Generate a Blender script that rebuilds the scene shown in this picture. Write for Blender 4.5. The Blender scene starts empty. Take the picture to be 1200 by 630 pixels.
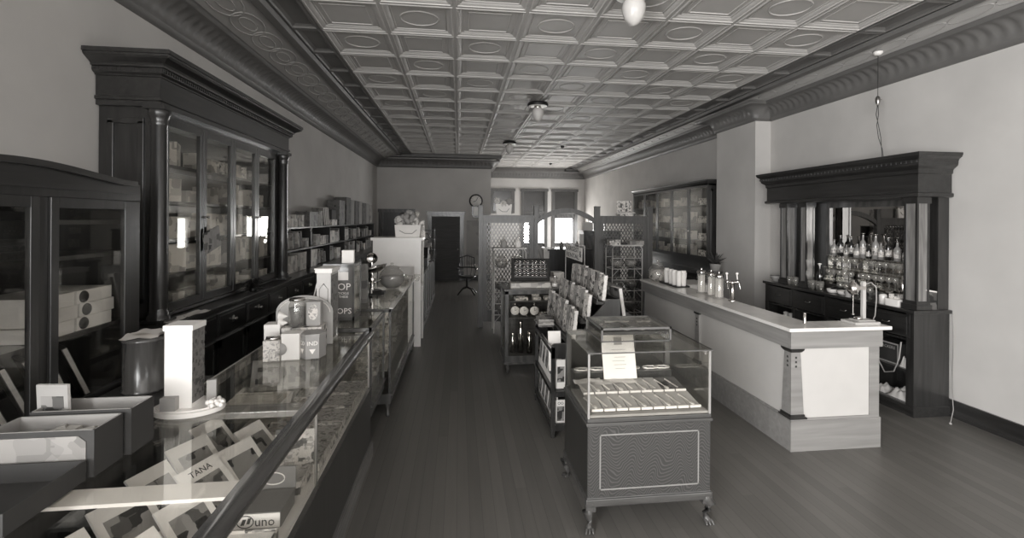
import bpy, math, random
from mathutils import Vector, Matrix, Euler
R = random.Random(11)
SC = bpy.context.scene
COL = SC.collection
PI = math.pi

# ------------------------------------------------------------------ materials
def tint(v, k=1.0):
    return (min(v*1.02, 1), min(v*.985, 1), min(v*.945, 1), 1)

def base_mat(name):
    m = bpy.data.materials.new(name); m.use_nodes = True
    nt = m.node_tree
    b = nt.nodes['Principled BSDF']
    return m, nt, b

def N(nt, t, **kw):
    n = nt.nodes.new(t)
    for k, v in kw.items():
        if hasattr(n, k): setattr(n, k, v)
        else: n.inputs[k].default_value = v
    return n

def ramp(nt, fac, stops, interp='LINEAR'):
    r = nt.nodes.new('ShaderNodeValToRGB'); r.color_ramp.interpolation = interp
    e = r.color_ramp.elements
    while len(e) < len(stops): e.new(.5)
    for q, (p, v) in zip(e, stops):
        q.position = p; q.color = tint(v)
    nt.links.new(fac, r.inputs[0])
    return r.outputs[0]

def coords(nt, scale=(1, 1, 1), rand=True):
    tc = N(nt, 'ShaderNodeTexCoord')
    mp = N(nt, 'ShaderNodeMapping'); mp.inputs['Scale'].default_value = scale
    if rand:
        oi = N(nt, 'ShaderNodeObjectInfo')
        ad = N(nt, 'ShaderNodeVectorMath', operation='ADD')
        mu = N(nt, 'ShaderNodeMath', operation='MULTIPLY'); mu.inputs[1].default_value = 17.3
        nt.links.new(oi.outputs['Random'], mu.inputs[0])
        nt.links.new(tc.outputs['Object'], ad.inputs[0]); nt.links.new(mu.outputs[0], ad.inputs[1])
        nt.links.new(ad.outputs[0], mp.inputs[0])
    else:
        nt.links.new(tc.outputs['Object'], mp.inputs[0])
    return mp.outputs[0]

def flat(name, v, rough=.6, metal=0, spec=.5, var=.08, scale=6, bump=0, coat=0):
    m, nt, b = base_mat(name)
    b.inputs['Roughness'].default_value = rough
    b.inputs['Metallic'].default_value = metal
    b.inputs['Specular IOR Level'].default_value = spec
    b.inputs['Coat Weight'].default_value = coat
    b.inputs['Coat Roughness'].default_value = .12
    n = N(nt, 'ShaderNodeTexNoise'); n.inputs['Scale'].default_value = scale; n.inputs['Detail'].default_value = 4
    nt.links.new(coords(nt), n.inputs['Vector'])
    c = ramp(nt, n.outputs['Fac'], [(.3, v*(1-var)), (.7, v*(1+var))])
    nt.links.new(c, b.inputs['Base Color'])
    if bump:
        bp = N(nt, 'ShaderNodeBump'); bp.inputs['Strength'].default_value = bump; bp.inputs['Distance'].default_value = .01
        nt.links.new(n.outputs['Fac'], bp.inputs['Height']); nt.links.new(bp.outputs[0], b.inputs['Normal'])
    return m

def wood(name, v0, v1, rough=.35, axis='z', coat=.3, scale=1.0, figure=0):
    m, nt, b = base_mat(name)
    b.inputs['Roughness'].default_value = rough
    b.inputs['Coat Weight'].default_value = coat
    b.inputs['Coat Roughness'].default_value = .15
    s = {'x': (2, 26, 26), 'y': (26, 2, 26), 'z': (26, 26, 2)}[axis]
    s = tuple(q*scale for q in s)
    n = N(nt, 'ShaderNodeTexNoise'); n.inputs['Scale'].default_value = 1; n.inputs['Detail'].default_value = 5
    n.inputs['Distortion'].default_value = .6
    nt.links.new(coords(nt, s), n.inputs['Vector'])
    src = n.outputs['Fac']
    if figure:
        w = N(nt, 'ShaderNodeTexWave'); w.wave_type = 'BANDS'; w.bands_direction = 'DIAGONAL'
        w.inputs['Scale'].default_value = figure; w.inputs['Distortion'].default_value = 9
        w.inputs['Detail'].default_value = 3; w.inputs['Detail Scale'].default_value = .8
        s2 = {'x': (1, 4, 4), 'y': (4, 1, 4), 'z': (4, 4, 1)}[axis]
        nt.links.new(coords(nt, s2), w.inputs['Vector'])
        mx = N(nt, 'ShaderNodeMath', operation='MULTIPLY_ADD')
        mx.inputs[1].default_value = .45
        nt.links.new(w.outputs['Fac'], mx.inputs[0])
        m2 = N(nt, 'ShaderNodeMath', operation='MULTIPLY'); m2.inputs[1].default_value = .55
        nt.links.new(src, m2.inputs[0]); nt.links.new(m2.outputs[0], mx.inputs[2])
        src = mx.outputs[0]
    c = ramp(nt, src, [(.3, v0), (.7, v1)])
    nt.links.new(c, b.inputs['Base Color'])
    return m

def printed(name, paper, ink, scale=18, lines=0, mid=None):
    """paper stock printed with blocks of ink (label, cover or wrapper artwork)"""
    m, nt, b = base_mat(name)
    b.inputs['Roughness'].default_value = .5
    mid = mid if mid is not None else (paper+ink)/2
    v = N(nt, 'ShaderNodeTexVoronoi'); v.distance = 'CHEBYCHEV'; v.inputs['Scale'].default_value = scale
    co = coords(nt)
    nt.links.new(co, v.inputs['Vector'])
    sep = N(nt, 'ShaderNodeSeparateColor'); nt.links.new(v.outputs['Color'], sep.inputs[0])
    c = ramp(nt, sep.outputs[0], [(0, paper), (.55, mid), (.72, ink), (.86, paper*.85)], 'CONSTANT')
    if lines:
        w = N(nt, 'ShaderNodeTexNoise'); w.inputs['Scale'].default_value = lines; w.inputs['Detail'].default_value = 1
        nt.links.new(co, w.inputs['Vector'])
        c2 = ramp(nt, w.outputs['Fac'], [(0, ink*1.1), (.42, paper)], 'CONSTANT')
        mx = N(nt, 'ShaderNodeMix'); mx.data_type = 'RGBA'; mx.blend_type = 'MULTIPLY'; mx.inputs[0].default_value = .6
        nt.links.new(c, mx.inputs[6]); nt.links.new(c2, mx.inputs[7]); c = mx.outputs[2]
    nt.links.new(c, b.inputs['Base Color'])
    return m

def varied(name, lo, hi, rough=.6, scale=14):
    """each object its own shade, with a faint print"""
    m, nt, b = base_mat(name)
    b.inputs['Roughness'].default_value = rough
    oi = N(nt, 'ShaderNodeObjectInfo')
    c = ramp(nt, oi.outputs['Random'], [(0, lo), (1, hi)])
    v = N(nt, 'ShaderNodeTexVoronoi'); v.distance = 'CHEBYCHEV'; v.inputs['Scale'].default_value = scale
    nt.links.new(coords(nt), v.inputs['Vector'])
    sep = N(nt, 'ShaderNodeSeparateColor'); nt.links.new(v.outputs['Color'], sep.inputs[0])
    c2 = ramp(nt, sep.outputs[0], [(0, 1), (.5, .6), (.7, .28), (.85, .9)], 'CONSTANT')
    mx = N(nt, 'ShaderNodeMix'); mx.data_type = 'RGBA'; mx.blend_type = 'MULTIPLY'; mx.inputs[0].default_value = .75
    nt.links.new(c, mx.inputs[6]); nt.links.new(c2, mx.inputs[7])
    nt.links.new(mx.outputs[2], b.inputs['Base Color'])
    return m

def glass(name, refl=1.0, trans=.96, ior=1.5, frost=0):
    m = bpy.data.materials.new(name); m.use_nodes = True
    nt = m.node_tree; nt.nodes.clear()
    out = N(nt, 'ShaderNodeOutputMaterial')
    tr = N(nt, 'ShaderNodeBsdfTransparent'); tr.inputs[0].default_value = (trans, trans*.995, trans*.98, 1)
    gl = N(nt, 'ShaderNodeBsdfGlossy'); gl.inputs['Roughness'].default_value = .02
    gl.inputs['Color'].default_value = (refl, refl, refl*.97, 1)
    fr = N(nt, 'ShaderNodeFresnel')
    ge = N(nt, 'ShaderNodeNewGeometry'); mr = N(nt, 'ShaderNodeMapRange')
    mr.inputs[3].default_value = ior; mr.inputs[4].default_value = 1/ior     # a sheet reflects alike on both faces
    nt.links.new(ge.outputs['Backfacing'], mr.inputs[0]); nt.links.new(mr.outputs[0], fr.inputs['IOR'])
    mx = N(nt, 'ShaderNodeMixShader')
    nt.links.new(fr.outputs[0], mx.inputs[0]); nt.links.new(tr.outputs[0], mx.inputs[1]); nt.links.new(gl.outputs[0], mx.inputs[2])
    last = mx.outputs[0]
    if frost:
        df = N(nt, 'ShaderNodeBsdfDiffuse'); df.inputs[0].default_value = (.8, .78, .75, 1)
        m2 = N(nt, 'ShaderNodeMixShader'); m2.inputs[0].default_value = frost
        nt.links.new(last, m2.inputs[1]); nt.links.new(df.outputs[0], m2.inputs[2]); last = m2.outputs[0]
    nt.links.new(last, out.inputs[0])
    return m

def emit(name, v):
    m, nt, b = base_mat(name)
    b.inputs['Base Color'].default_value = (.8, .8, .78, 1)
    b.inputs['Emission Color'].default_value = (1, .98, .95, 1)
    b.inputs['Emission Strength'].default_value = v
    return m

# ------------------------------------------------------------------ mesh builder
class MB:
    def __init__(s): s.v = []; s.f = []; s.sm = []; s.mi = []
    def add(s, vs, fs, smooth=False, m=0):
        o = len(s.v); s.v += [tuple(p) for p in vs]
        for f in fs:
            s.f.append([i+o for i in f]); s.sm.append(smooth); s.mi.append(m)
        return s
    def box(s, x0, x1, y0, y1, z0, z1, m=0):
        vs = [(x, y, z) for z in (z0, z1) for y in (y0, y1) for x in (x0, x1)]
        return s.add(vs, [(0, 2, 3, 1), (4, 5, 7, 6), (0, 1, 5, 4), (2, 6, 7, 3), (0, 4, 6, 2), (1, 3, 7, 5)], False, m)
    def cb(s, x, y, z, w, d, h, m=0):           # centred box, z = its underside
        return s.box(x-w/2, x+w/2, y-d/2, y+d/2, z, z+h, m)
    def ob(s, mat, w, d, h, m=0):               # box in a frame, base centred
        b = MB().box(-w/2, w/2, -d/2, d/2, 0, h)
        return s.add([mat @ Vector(p) for p in b.v], b.f, False, m)
    def prism(s, poly, fn, a, b, m=0, smooth=False):
        """poly = 2D outline, fn(u,v,t) -> xyz"""
        n = len(poly)
        vs = [fn(u, v, a) for u, v in poly] + [fn(u, v, b) for u, v in poly]
        fs = [tuple(range(n))[::-1], tuple(range(n, 2*n))]
        s.add(vs, fs, False, m)
        return s.add(vs, [(i, (i+1) % n, n+(i+1) % n, n+i) for i in range(n)], smooth, m)
    def lathe(s, prof, c=(0, 0, 0), n=20, m=0, axis='z', smooth=True, close=False):
        cx, cy, cz = c; vs = []; fs = []
        for r, z in prof:
            for k in range(n):
                a = 2*PI*k/n; u, w = r*math.cos(a), r*math.sin(a)
                if axis == 'z': vs.append((cx+u, cy+w, cz+z))
                elif axis == 'x': vs.append((cx+z, cy+u, cz+w))
                else: vs.append((cx+u, cy+z, cz+w))
        P = len(prof)
        for i in range(P-1):
            for k in range(n):
                q = (k+1) % n
                fs.append((i*n+k, i*n+q, (i+1)*n+q, (i+1)*n+k))
        s.add(vs, fs, smooth, m)
        if close:
            s.add([vs[k] for k in range(n)], [tuple(range(n))[::-1]], False, m)
            s.add([vs[(P-1)*n+k] for k in range(n)], [tuple(range(n))], False, m)
        return s
    def cyl(s, c, r, h, n=16, m=0, axis='z', r2=None):
        return s.lathe([(r, 0), (r2 if r2 is not None else r, h)], c, n, m, axis, True, True)
    def tube(s, pts, r, n=6, m=0, closed=False):
        pts = [Vector(p) for p in pts]; L = len(pts); vs = []; fs = []
        rr = r if hasattr(r, '__len__') else [r]*L
        for i, p in enumerate(pts):
            a = pts[(i-1) % L] if (closed or i > 0) else p
            b = pts[(i+1) % L] if (closed or i < L-1) else p
            t = (b-a).normalized()
            up = Vector((0, 0, 1)) if abs(t.z) < .95 else Vector((1, 0, 0))
            u = t.cross(up).normalized(); w = t.cross(u)
            for k in range(n):
                g = 2*PI*k/n
                vs.append(p+u*math.cos(g)*rr[i]+w*math.sin(g)*rr[i])
        for i in range(L if closed else L-1):
            j = (i+1) % L
            for k in range(n):
                q = (k+1) % n
                fs.append((i*n+k, i*n+q, j*n+q, j*n+k))
        s.add(vs, fs, True, m)
        if not closed:
            s.add(vs[:n], [tuple(range(n))[::-1]], False, m); s.add(vs[-n:], [tuple(range(n))], False, m)
        return s
    def ball(s, c, r, n=12, m=0, sx=1, sy=1, sz=1):
        h = n//2+1
        vs = []; fs = []
        for i in range(h+1):
            a = PI*i/h
            for k in range(n):
                b = 2*PI*k/n
                vs.append((c[0]+r*sx*math.sin(a)*math.cos(b), c[1]+r*sy*math.sin(a)*math.sin(b), c[2]+r*sz*math.cos(a)))
        for i in range(h):
            for k in range(n):
                q = (k+1) % n
                fs.append((i*n+k, i*n+q, (i+1)*n+q, (i+1)*n+k))
        return s.add(vs, fs, True, m)
    def xf(s, M): s.v = [tuple(M @ Vector(p)) for p in s.v]; return s
    def mv(s, x, y, z): s.v = [(a+x, b+y, c+z) for a, b, c in s.v]; return s
    def join(s, o, m=None):
        k = len(s.v); s.v += o.v; s.f += [[i+k for i in f] for f in o.f]; s.sm += o.sm
        s.mi += o.mi if m is None else [m]*len(o.f); return s

ORG = {}     # thing name -> world origin for children given in world coordinates

def tagit(o, label=None, cat=None, group=None, kind=None):
    if label: o['label'] = label
    if cat: o['category'] = cat
    if group: o['group'] = group
    if kind: o['kind'] = kind

def build(mb, name, mat, parent=None, label=None, cat=None, group=None, kind=None, bev=0, at=None):
    me = bpy.data.meshes.new(name)
    if parent is not None:
        org = ORG.get(parent.name, (0, 0, 0))
    elif at is not None: org = at
    elif kind == 'structure': org = (0, 0, 0)
    else:
        xs = [p[0] for p in mb.v]; ys = [p[1] for p in mb.v]; zs = [p[2] for p in mb.v]
        org = ((min(xs)+max(xs))/2, (min(ys)+max(ys))/2, min(zs))
    me.from_pydata([(p[0]-org[0], p[1]-org[1], p[2]-org[2]) for p in mb.v], [], mb.f)
    for p, s_, i in zip(me.polygons, mb.sm, mb.mi): p.use_smooth = s_; p.material_index = i
    for q in (mat if isinstance(mat, (list, tuple)) else [mat]): me.materials.append(q)
    me.update()
    o = bpy.data.objects.new(name, me); COL.objects.link(o)
    if parent is not None: o.parent = parent
    else: o.location = org
    ORG[o.name] = org
    if bev:
        b = o.modifiers.new('bevel', 'BEVEL'); b.width = bev; b.segments = 2; b.limit_method = 'ANGLE'
    tagit(o, label, cat, group, kind)
    return o

def thing(name, label, cat, loc=(0, 0, 0), group=None, world=True, kind=None):
    o = bpy.data.objects.new(name, None); COL.objects.link(o); o.empty_display_size = .1
    o.location = loc
    ORG[o.name] = tuple(loc) if world else (0, 0, 0)
    tagit(o, label, cat, group, kind)
    return o

def kids(o): return [c for c in ALLKIDS.get(o.name, [])]
ALLKIDS = {}
def dup(src, loc, rz=None, label=None, group=None, scale=None):
    def cp(o, par):
        c = o.copy(); COL.objects.link(c)
        if par is not None: c.parent = par
        for ch in o.children: cp(ch, c)
        return c
    chn = list(src.children)
    r = src.copy(); COL.objects.link(r)
    for ch in chn:
        c = ch.copy(); COL.objects.link(c); c.parent = r
        for g in list(ch.children):
            d = g.copy(); COL.objects.link(d); d.parent = c
    r.location = loc
    if rz is not None:
        r.rotation_euler = rz if hasattr(rz, '__len__') else (0, 0, rz)
    if scale is not None: r.scale = scale if hasattr(scale, '__len__') else (scale,)*3
    if label: r['label'] = label
    if group: r['group'] = group
    return r

def textmesh(s, size, M, mat, parent, name='lettering', depth=.0008, align='CENTER'):
    cu = bpy.data.curves.new('lettering', 'FONT'); cu.body = s; cu.size = size; cu.extrude = depth
    cu.align_x = align; cu.align_y = 'CENTER'; cu.resolution_u = 2
    to = bpy.data.objects.new('lettering', cu); COL.objects.link(to)
    dg = bpy.context.evaluated_depsgraph_get()
    me = bpy.data.meshes.new_from_object(to.evaluated_get(dg))
    bpy.data.objects.remove(to); bpy.data.curves.remove(cu)
    org = ORG.get(parent.name, (0, 0, 0))
    me.transform(Matrix.Translation(Vector(org)*-1) @ M)
    me.materials.clear(); me.materials.append(mat)
    o = bpy.data.objects.new(name, me); COL.objects.link(o); o.parent = parent
    ORG[o.name] = org
    return o

ORD = ['first', 'second', 'third', 'fourth', 'fifth', 'sixth', 'seventh', 'eighth', 'ninth', 'tenth', 'eleventh', 'twelfth', 'thirteenth', 'fourteenth', 'fifteenth', 'sixteenth', 'seventeenth', 'eighteenth', 'nineteenth', 'twentieth', 'twenty-first', 'twenty-second', 'twenty-third', 'twenty-fourth', 'twenty-fifth', 'twenty-sixth', 'twenty-seventh', 'twenty-eighth', 'twenty-ninth', 'thirtieth', 'thirty-first', 'thirty-second', 'thirty-third', 'thirty-fourth', 'thirty-fifth', 'thirty-sixth', 'thirty-seventh', 'thirty-eighth', 'thirty-ninth', 'fortieth']

def frame(x, y, z, rx=0, ry=0, rz=0):
    return Matrix.Translation((x, y, z)) @ Euler((rx, ry, rz)).to_matrix().to_4x4()

# ------------------------------------------------------------------ palette
M = {}
M['dark'] = wood('dark_walnut', .014, .032, .3, 'z', .5)
M['darkh'] = wood('dark_walnut_level', .014, .032, .3, 'y', .5)
M['darkx'] = wood('dark_walnut_cross', .014, .034, .3, 'x', .5)
M['mid'] = wood('brown_oak', .045, .085, .32, 'z', .4, figure=1.2)
M['midx'] = wood('brown_oak_cross', .05, .09, .32, 'x', .4)
M['midy'] = wood('brown_oak_long', .045, .085, .25, 'y', .6)
def figured(name, v0, v1):
    m, nt, b = base_mat(name)
    b.inputs['Roughness'].default_value = .38; b.inputs['Coat Weight'].default_value = .2; b.inputs['Coat Roughness'].default_value = .2
    tc = N(nt, 'ShaderNodeTexCoord'); sp = N(nt, 'ShaderNodeSeparateXYZ'); nt.links.new(tc.outputs['Object'], sp.inputs[0])
    no = N(nt, 'ShaderNodeTexNoise'); no.inputs['Scale'].default_value = 5; nt.links.new(tc.outputs['Object'], no.inputs['Vector'])
    a = N(nt, 'ShaderNodeMath', operation='MULTIPLY_ADD'); a.inputs[1].default_value = 40; nt.links.new(sp.outputs[0], a.inputs[0])
    n6 = N(nt, 'ShaderNodeMath', operation='MULTIPLY'); n6.inputs[1].default_value = 7; nt.links.new(no.outputs['Fac'], n6.inputs[0]); nt.links.new(n6.outputs[0], a.inputs[2])
    s = N(nt, 'ShaderNodeMath', operation='SINE'); nt.links.new(a.outputs[0], s.inputs[0])
    z = N(nt, 'ShaderNodeMath', operation='MULTIPLY_ADD'); z.inputs[1].default_value = .035; nt.links.new(s.outputs[0], z.inputs[0]); nt.links.new(sp.outputs[2], z.inputs[2])
    n2 = N(nt, 'ShaderNodeMath', operation='MULTIPLY_ADD'); n2.inputs[1].default_value = .05; nt.links.new(no.outputs['Fac'], n2.inputs[0]); nt.links.new(z.outputs[0], n2.inputs[2])
    q = N(nt, 'ShaderNodeMath', operation='MULTIPLY'); q.inputs[1].default_value = 300; nt.links.new(n2.outputs[0], q.inputs[0])
    w = N(nt, 'ShaderNodeMath', operation='SINE'); nt.links.new(q.outputs[0], w.inputs[0])
    c = ramp(nt, w.outputs[0], [(.2, v0), (.9, v1)])
    nt.links.new(c, b.inputs['Base Color'])
    return m
M['oak'] = figured('figured_oak', .042, .085)
M['band'] = wood('pale_maple_cross', .22, .30, .4, 'x', .2, scale=.7)
M['bandy'] = wood('pale_maple_long', .24, .32, .4, 'y', .2, scale=.7)
M['inside'] = flat('cabinet_lining', .045, .7)
M['white'] = flat('white_enamel', .80, .35, var=.03)
M['marble'] = flat('white_marble', .78, .12, var=.08, scale=4)
M['opal'] = flat('white_opal_glass', .56, .25, var=.02)
M['plaster'] = flat('grey_plaster', .54, .9, var=.07, scale=1.6, bump=.05)
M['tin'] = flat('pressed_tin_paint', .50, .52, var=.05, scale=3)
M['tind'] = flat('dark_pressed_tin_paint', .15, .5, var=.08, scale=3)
M['frieze'] = flat('frieze_tin_paint', .36, .45, var=.06, scale=3)
M['pane'] = glass('window_pane_glass', 1, .97, 1.34)
M['cleara'] = glass('thin_clear_glass', 1, .93, 1.6)
M['clear'] = glass('clear_table_glass', 1, .9, 1.8, .10)
M['bowlglass'] = glass('bowl_glass', 1, .82, 1.7, .10)
M['milk'] = flat('milk_glass', .85, .2, var=.02)
M['chrome'] = flat('polished_nickel', .62, .16, 1, var=.05)
M['silver'] = flat('bright_silver', .8, .35, .5, var=.03)
M['brass'] = flat('dull_brass', .35, .3, 1, var=.1)
M['iron'] = flat('black_iron', .02, .4, .3)
M['mirror'] = flat('mirror_silver', .5, .015, 1, var=.01)
M['paper'] = flat('white_paper', .80, .7, var=.04)
M['card'] = flat('grey_card', .32, .7, var=.08)
M['carton'] = flat('brown_cardboard', .17, .75, var=.1)
M['cartond'] = flat('dark_cardboard', .035, .7, var=.12)
M['ink'] = flat('printing_ink', .03, .6)
M['cloth'] = flat('white_cloth', .6, .9, var=.08)
M['photo'] = printed('picture_print', .28, .03, 22, 0, .10)
M['label'] = printed('label_print', .75, .12, 30, 60)
M['cover'] = printed('cover_print', .5, .07, 16, 40)
M['coverd'] = printed('dark_cover_print', .22, .03, 16, 50)
M['boxes'] = varied('carton_print', .30, .8)
M['boxesd'] = varied('dark_carton_print', .08, .40)
M['books'] = varied('book_cloth', .06, .5, scale=22)
M['page'] = flat('book_pages', .6, .8, var=.1, scale=40)
M['cigar'] = printed('cigar_rows', .6, .2, 60, 0)
M['spread'] = printed('tray_goods', .5, .08, 90, 0)
M['liquor'] = flat('dark_bottle_glass', .015, .08, 0, coat=1)
M['syrup'] = flat('pale_bottle_glass', .28, .08, 0, coat=1)
M['green'] = flat('leaf', .06, .6)
# ------------------------------------------------------------------ room shell
WL, WR, YB, YA, YF = -2.489, 4.88, 14.744, 17.87, -10.2
XA = 1.0            # the alcove begins here
CZ = 3.89
def floor_mat():
    m, nt, b = base_mat('floor_boards')
    tc = N(nt, 'ShaderNodeTexCoord'); sx = N(nt, 'ShaderNodeSeparateXYZ'); nt.links.new(tc.outputs['Object'], sx.inputs[0])
    mu = N(nt, 'ShaderNodeMath', operation='MULTIPLY'); mu.inputs[1].default_value = 1/.083; nt.links.new(sx.outputs[0], mu.inputs[0])
    fl = N(nt, 'ShaderNodeMath', operation='FLOOR'); nt.links.new(mu.outputs[0], fl.inputs[0])
    fr = N(nt, 'ShaderNodeMath', operation='FRACT'); nt.links.new(mu.outputs[0], fr.inputs[0])
    # board joints along y
    wn0 = N(nt, 'ShaderNodeTexWhiteNoise', noise_dimensions='1D'); nt.links.new(fl.outputs[0], wn0.inputs['W'])
    ys = N(nt, 'ShaderNodeMath', operation='MULTIPLY_ADD'); ys.inputs[1].default_value = .35
    nt.links.new(sx.outputs[1], ys.inputs[0]); 
    m7 = N(nt, 'ShaderNodeMath', operation='MULTIPLY'); m7.inputs[1].default_value = 7; nt.links.new(wn0.outputs[0], m7.inputs[0]); nt.links.new(m7.outputs[0], ys.inputs[2])
    yf = N(nt, 'ShaderNodeMath', operation='FLOOR'); nt.links.new(ys.outputs[0], yf.inputs[0])
    cb = N(nt, 'ShaderNodeCombineXYZ'); nt.links.new(fl.outputs[0], cb.inputs[0]); nt.links.new(yf.outputs[0], cb.inputs[1])
    wn = N(nt, 'ShaderNodeTexWhiteNoise', noise_dimensions='3D'); nt.links.new(cb.outputs[0], wn.inputs['Vector'])
    mp = N(nt, 'ShaderNodeMapping'); mp.inputs['Scale'].default_value = (30, 1.4, 1); nt.links.new(tc.outputs['Object'], mp.inputs[0])
    no = N(nt, 'ShaderNodeTexNoise'); no.inputs['Detail'].default_value = 5; no.inputs['Scale'].default_value = 1; nt.links.new(mp.outputs[0], no.inputs['Vector'])
    a = N(nt, 'ShaderNodeMath', operation='MULTIPLY_ADD'); a.inputs[1].default_value = .35; nt.links.new(wn.outputs['Value'], a.inputs[0])
    h = N(nt, 'ShaderNodeMath', operation='MULTIPLY'); h.inputs[1].default_value = .65; nt.links.new(no.outputs['Fac'], h.inputs[0]); nt.links.new(h.outputs[0], a.inputs[2])
    c = ramp(nt, a.outputs[0], [(.2, .115), (.8, .17)])
    g = ramp(nt, fr.outputs[0], [(0, .55), (.03, 1), (.97, 1), (1, .55)])
    mx = N(nt, 'ShaderNodeMix'); mx.data_type = 'RGBA'; mx.blend_type = 'MULTIPLY'; mx.inputs[0].default_value = 1
    nt.links.new(c, mx.inputs[6]); nt.links.new(g, mx.inputs[7]); nt.links.new(mx.outputs[2], b.inputs['Base Color'])
    rr = N(nt, 'ShaderNodeMapRange'); rr.inputs[3].default_value = .32; rr.inputs[4].default_value = .5; nt.links.new(no.outputs['Fac'], rr.inputs[0]); nt.links.new(rr.outputs[0], b.inputs['Roughness'])
    return m
def st(mb, name, mat, parent=None, **k):
    return build(mb, name, mat, parent, kind='structure', **k)
st(MB().box(WL-.2, WR+.2, YF-.2, YA+.2, -.12, 0), 'floor', floor_mat())
st(MB().box(WL-.15, WL, YF, -6.6, 0, 4.1).box(WL-.15, WL, -6.6, -.6, 0, .45).box(WL-.15, WL, -6.6, -.6, 3.4, 4.1).box(WL-.15, WL, -3.7, -3.5, .45, 3.4).box(WL-.15, WL, -.6, YB+.15, 0, 4.1), 'wall_left', M['plaster'])
st(MB().box(WR, WR+.15, YF, -7.6, 0, 4.1).box(WR, WR+.15, -7.6, -3.2, 0, .9).box(WR, WR+.15, -7.6, -3.2, 3.2, 4.1).box(WR, WR+.15, -3.2, 15.3, 0, 4.1).box(WR, WR+.15, 17.2, YA+.15, 0, 4.1).box(WR, WR+.15, 15.3, 17.2, 0, .9).box(WR, WR+.15, 15.3, 17.2, 1.9, 4.1), 'wall_right', M['plaster'])
st(MB().box(4.62, WR-.001, 6.87, 7.98, 0, 3.9), 'trim_1', M['plaster'])
# back wall with two door openings
DL, DR, DZ = -.83, .04, 2.0       # panelled door
OL, OR, OZ = -2.30, -1.45, 2.12   # open doorway, far left
mb = MB().box(WL, OL, YB, YB+.15, 0, 4.1).box(OL, OR, YB, YB+.15, OZ, 4.1).box(OR, DL, YB, YB+.15, 0, 4.1)
mb.box(DL, DR, YB, YB+.15, DZ, 4.1).box(DR, XA, YB, YB+.15, 0, 4.1).box(XA-.15, XA, YB+.151, YA, 0, 4.1)
st(mb, 'wall_back', M['plaster'])
# small dark room behind the open doorway
st(MB().box(WL, XA-.16, YB+1.5, YB+1.6, 0, 2.6).box(WL, XA-.16, YB+.16, YB+1.6, 2.6, 2.7).box(WL-.1, WL, YB+.15, YB+1.6, 0, 2.6), 'wall_storeroom', M['plaster'])
# alcove back wall: a transom over each of three openings, two glazed doors
AW = [(1.28, 2.04), (2.45, 3.32), (3.66, 4.50)]
mb = MB(); xs = [XA-.15]+[q for p in AW for q in p]+[WR]
for i in range(0, len(xs), 2): mb.box(xs[i], xs[i+1], YA, YA+.15, 0, 4.1)
for i, (a, b) in enumerate(AW):
    mb.box(a, b, YA, YA+.15, 3.0, 4.1)
    if i == 0: mb.box(a, b, YA, YA+.15, 0, 2.2)
st(mb, 'wall_alcove', M['plaster'])
trimM = wood('painted_trim', .07, .11, .4, 'z', .2)
DAY = emit('daylight_pane', 22.0)
dimpane = flat('dark_transom_glass', .06, .2, coat=.5)
for i, (a, b) in enumerate(AW):
    w = thing('window_%d' % (i+1), None, None, ((a+b)/2, YA, 2.2), kind='structure')
    z0 = 2.2
    mb = MB().box(a-.08, a+.03, YA-.035, YA+.05, z0-.05 if i == 0 else 0, 3.06).box(b-.03, b+.08, YA-.035, YA+.05, z0-.05 if i == 0 else 0, 3.06)
    mb.box(a-.11, b+.11, YA-.06, YA+.05, 3.0, 3.1).box(a, b, YA-.03, YA+.05, z0-.06, z0+.03)
    st(mb, 'window_frame', trimM, w)
    st(MB().box(a, b, YA+.02, YA+.03, z0, 3.0), 'pane', dimpane, w)
    if i:
        d = thing('door_%d' % (i+2), None, None, ((a+b)/2, YA, 0), kind='structure')
        g0, g1 = (a+.05, b-.06) if i == 1 else (a+.07, b-.12)
        mb = MB().box(a, g0, YA+.01, YA+.06, 0, z0-.05).box(g1, b, YA+.01, YA+.06, 0, z0-.05)
        mb.box(g0, g1, YA+.01, YA+.06, 0, 1.03).box(g0, g1, YA+.01, YA+.06, 1.96, z0-.05)
        mb.box(g0+.06, g1-.06, YA-.002, YA+.012, .2, .85)
        st(mb, 'door_panel', M['mid'], d)
        st(MB().box(g0, g1, YA+.03, YA+.04, 1.03, 1.96), 'pane', DAY, d)
        st(MB().ball((b-.05, YA-.03, 1.0), .03, 10), 'door_knob', M['brass'], d)
w = thing('window_4', None, None, (WR, 16.25, .9), kind='structure')
st(MB().box(WR-.03, WR+.05, 15.24, 15.32, .85, 1.95).box(WR-.03, WR+.05, 17.18, 17.26, .85, 1.95).box(WR-.03, WR+.05, 15.24, 17.26, 1.88, 1.97).box(WR-.05, WR+.05, 15.2, 17.3, .84, .91).box(WR-.01, WR+.03, 16.22, 16.28, .9, 1.9), 'window_frame', trimM, w)
# front wall with the shop windows and the door opening (behind the camera)
mb = MB().box(WL, WR, YF-.15, YF, 3.35, 4.1).box(WL, -2.2, YF-.15, YF, 0, 3.35).box(4.55, WR, YF-.15, YF, 0, 3.35)
mb.box(-2.2, .5, YF-.15, YF, 0, .5).box(1.8, 4.55, YF-.15, YF, 0, .5).box(.4, .6, YF-.15, YF, .5, 3.35).box(1.7, 1.9, YF-.15, YF, .5, 3.35)
st(mb, 'wall_front', M['plaster'])

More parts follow.
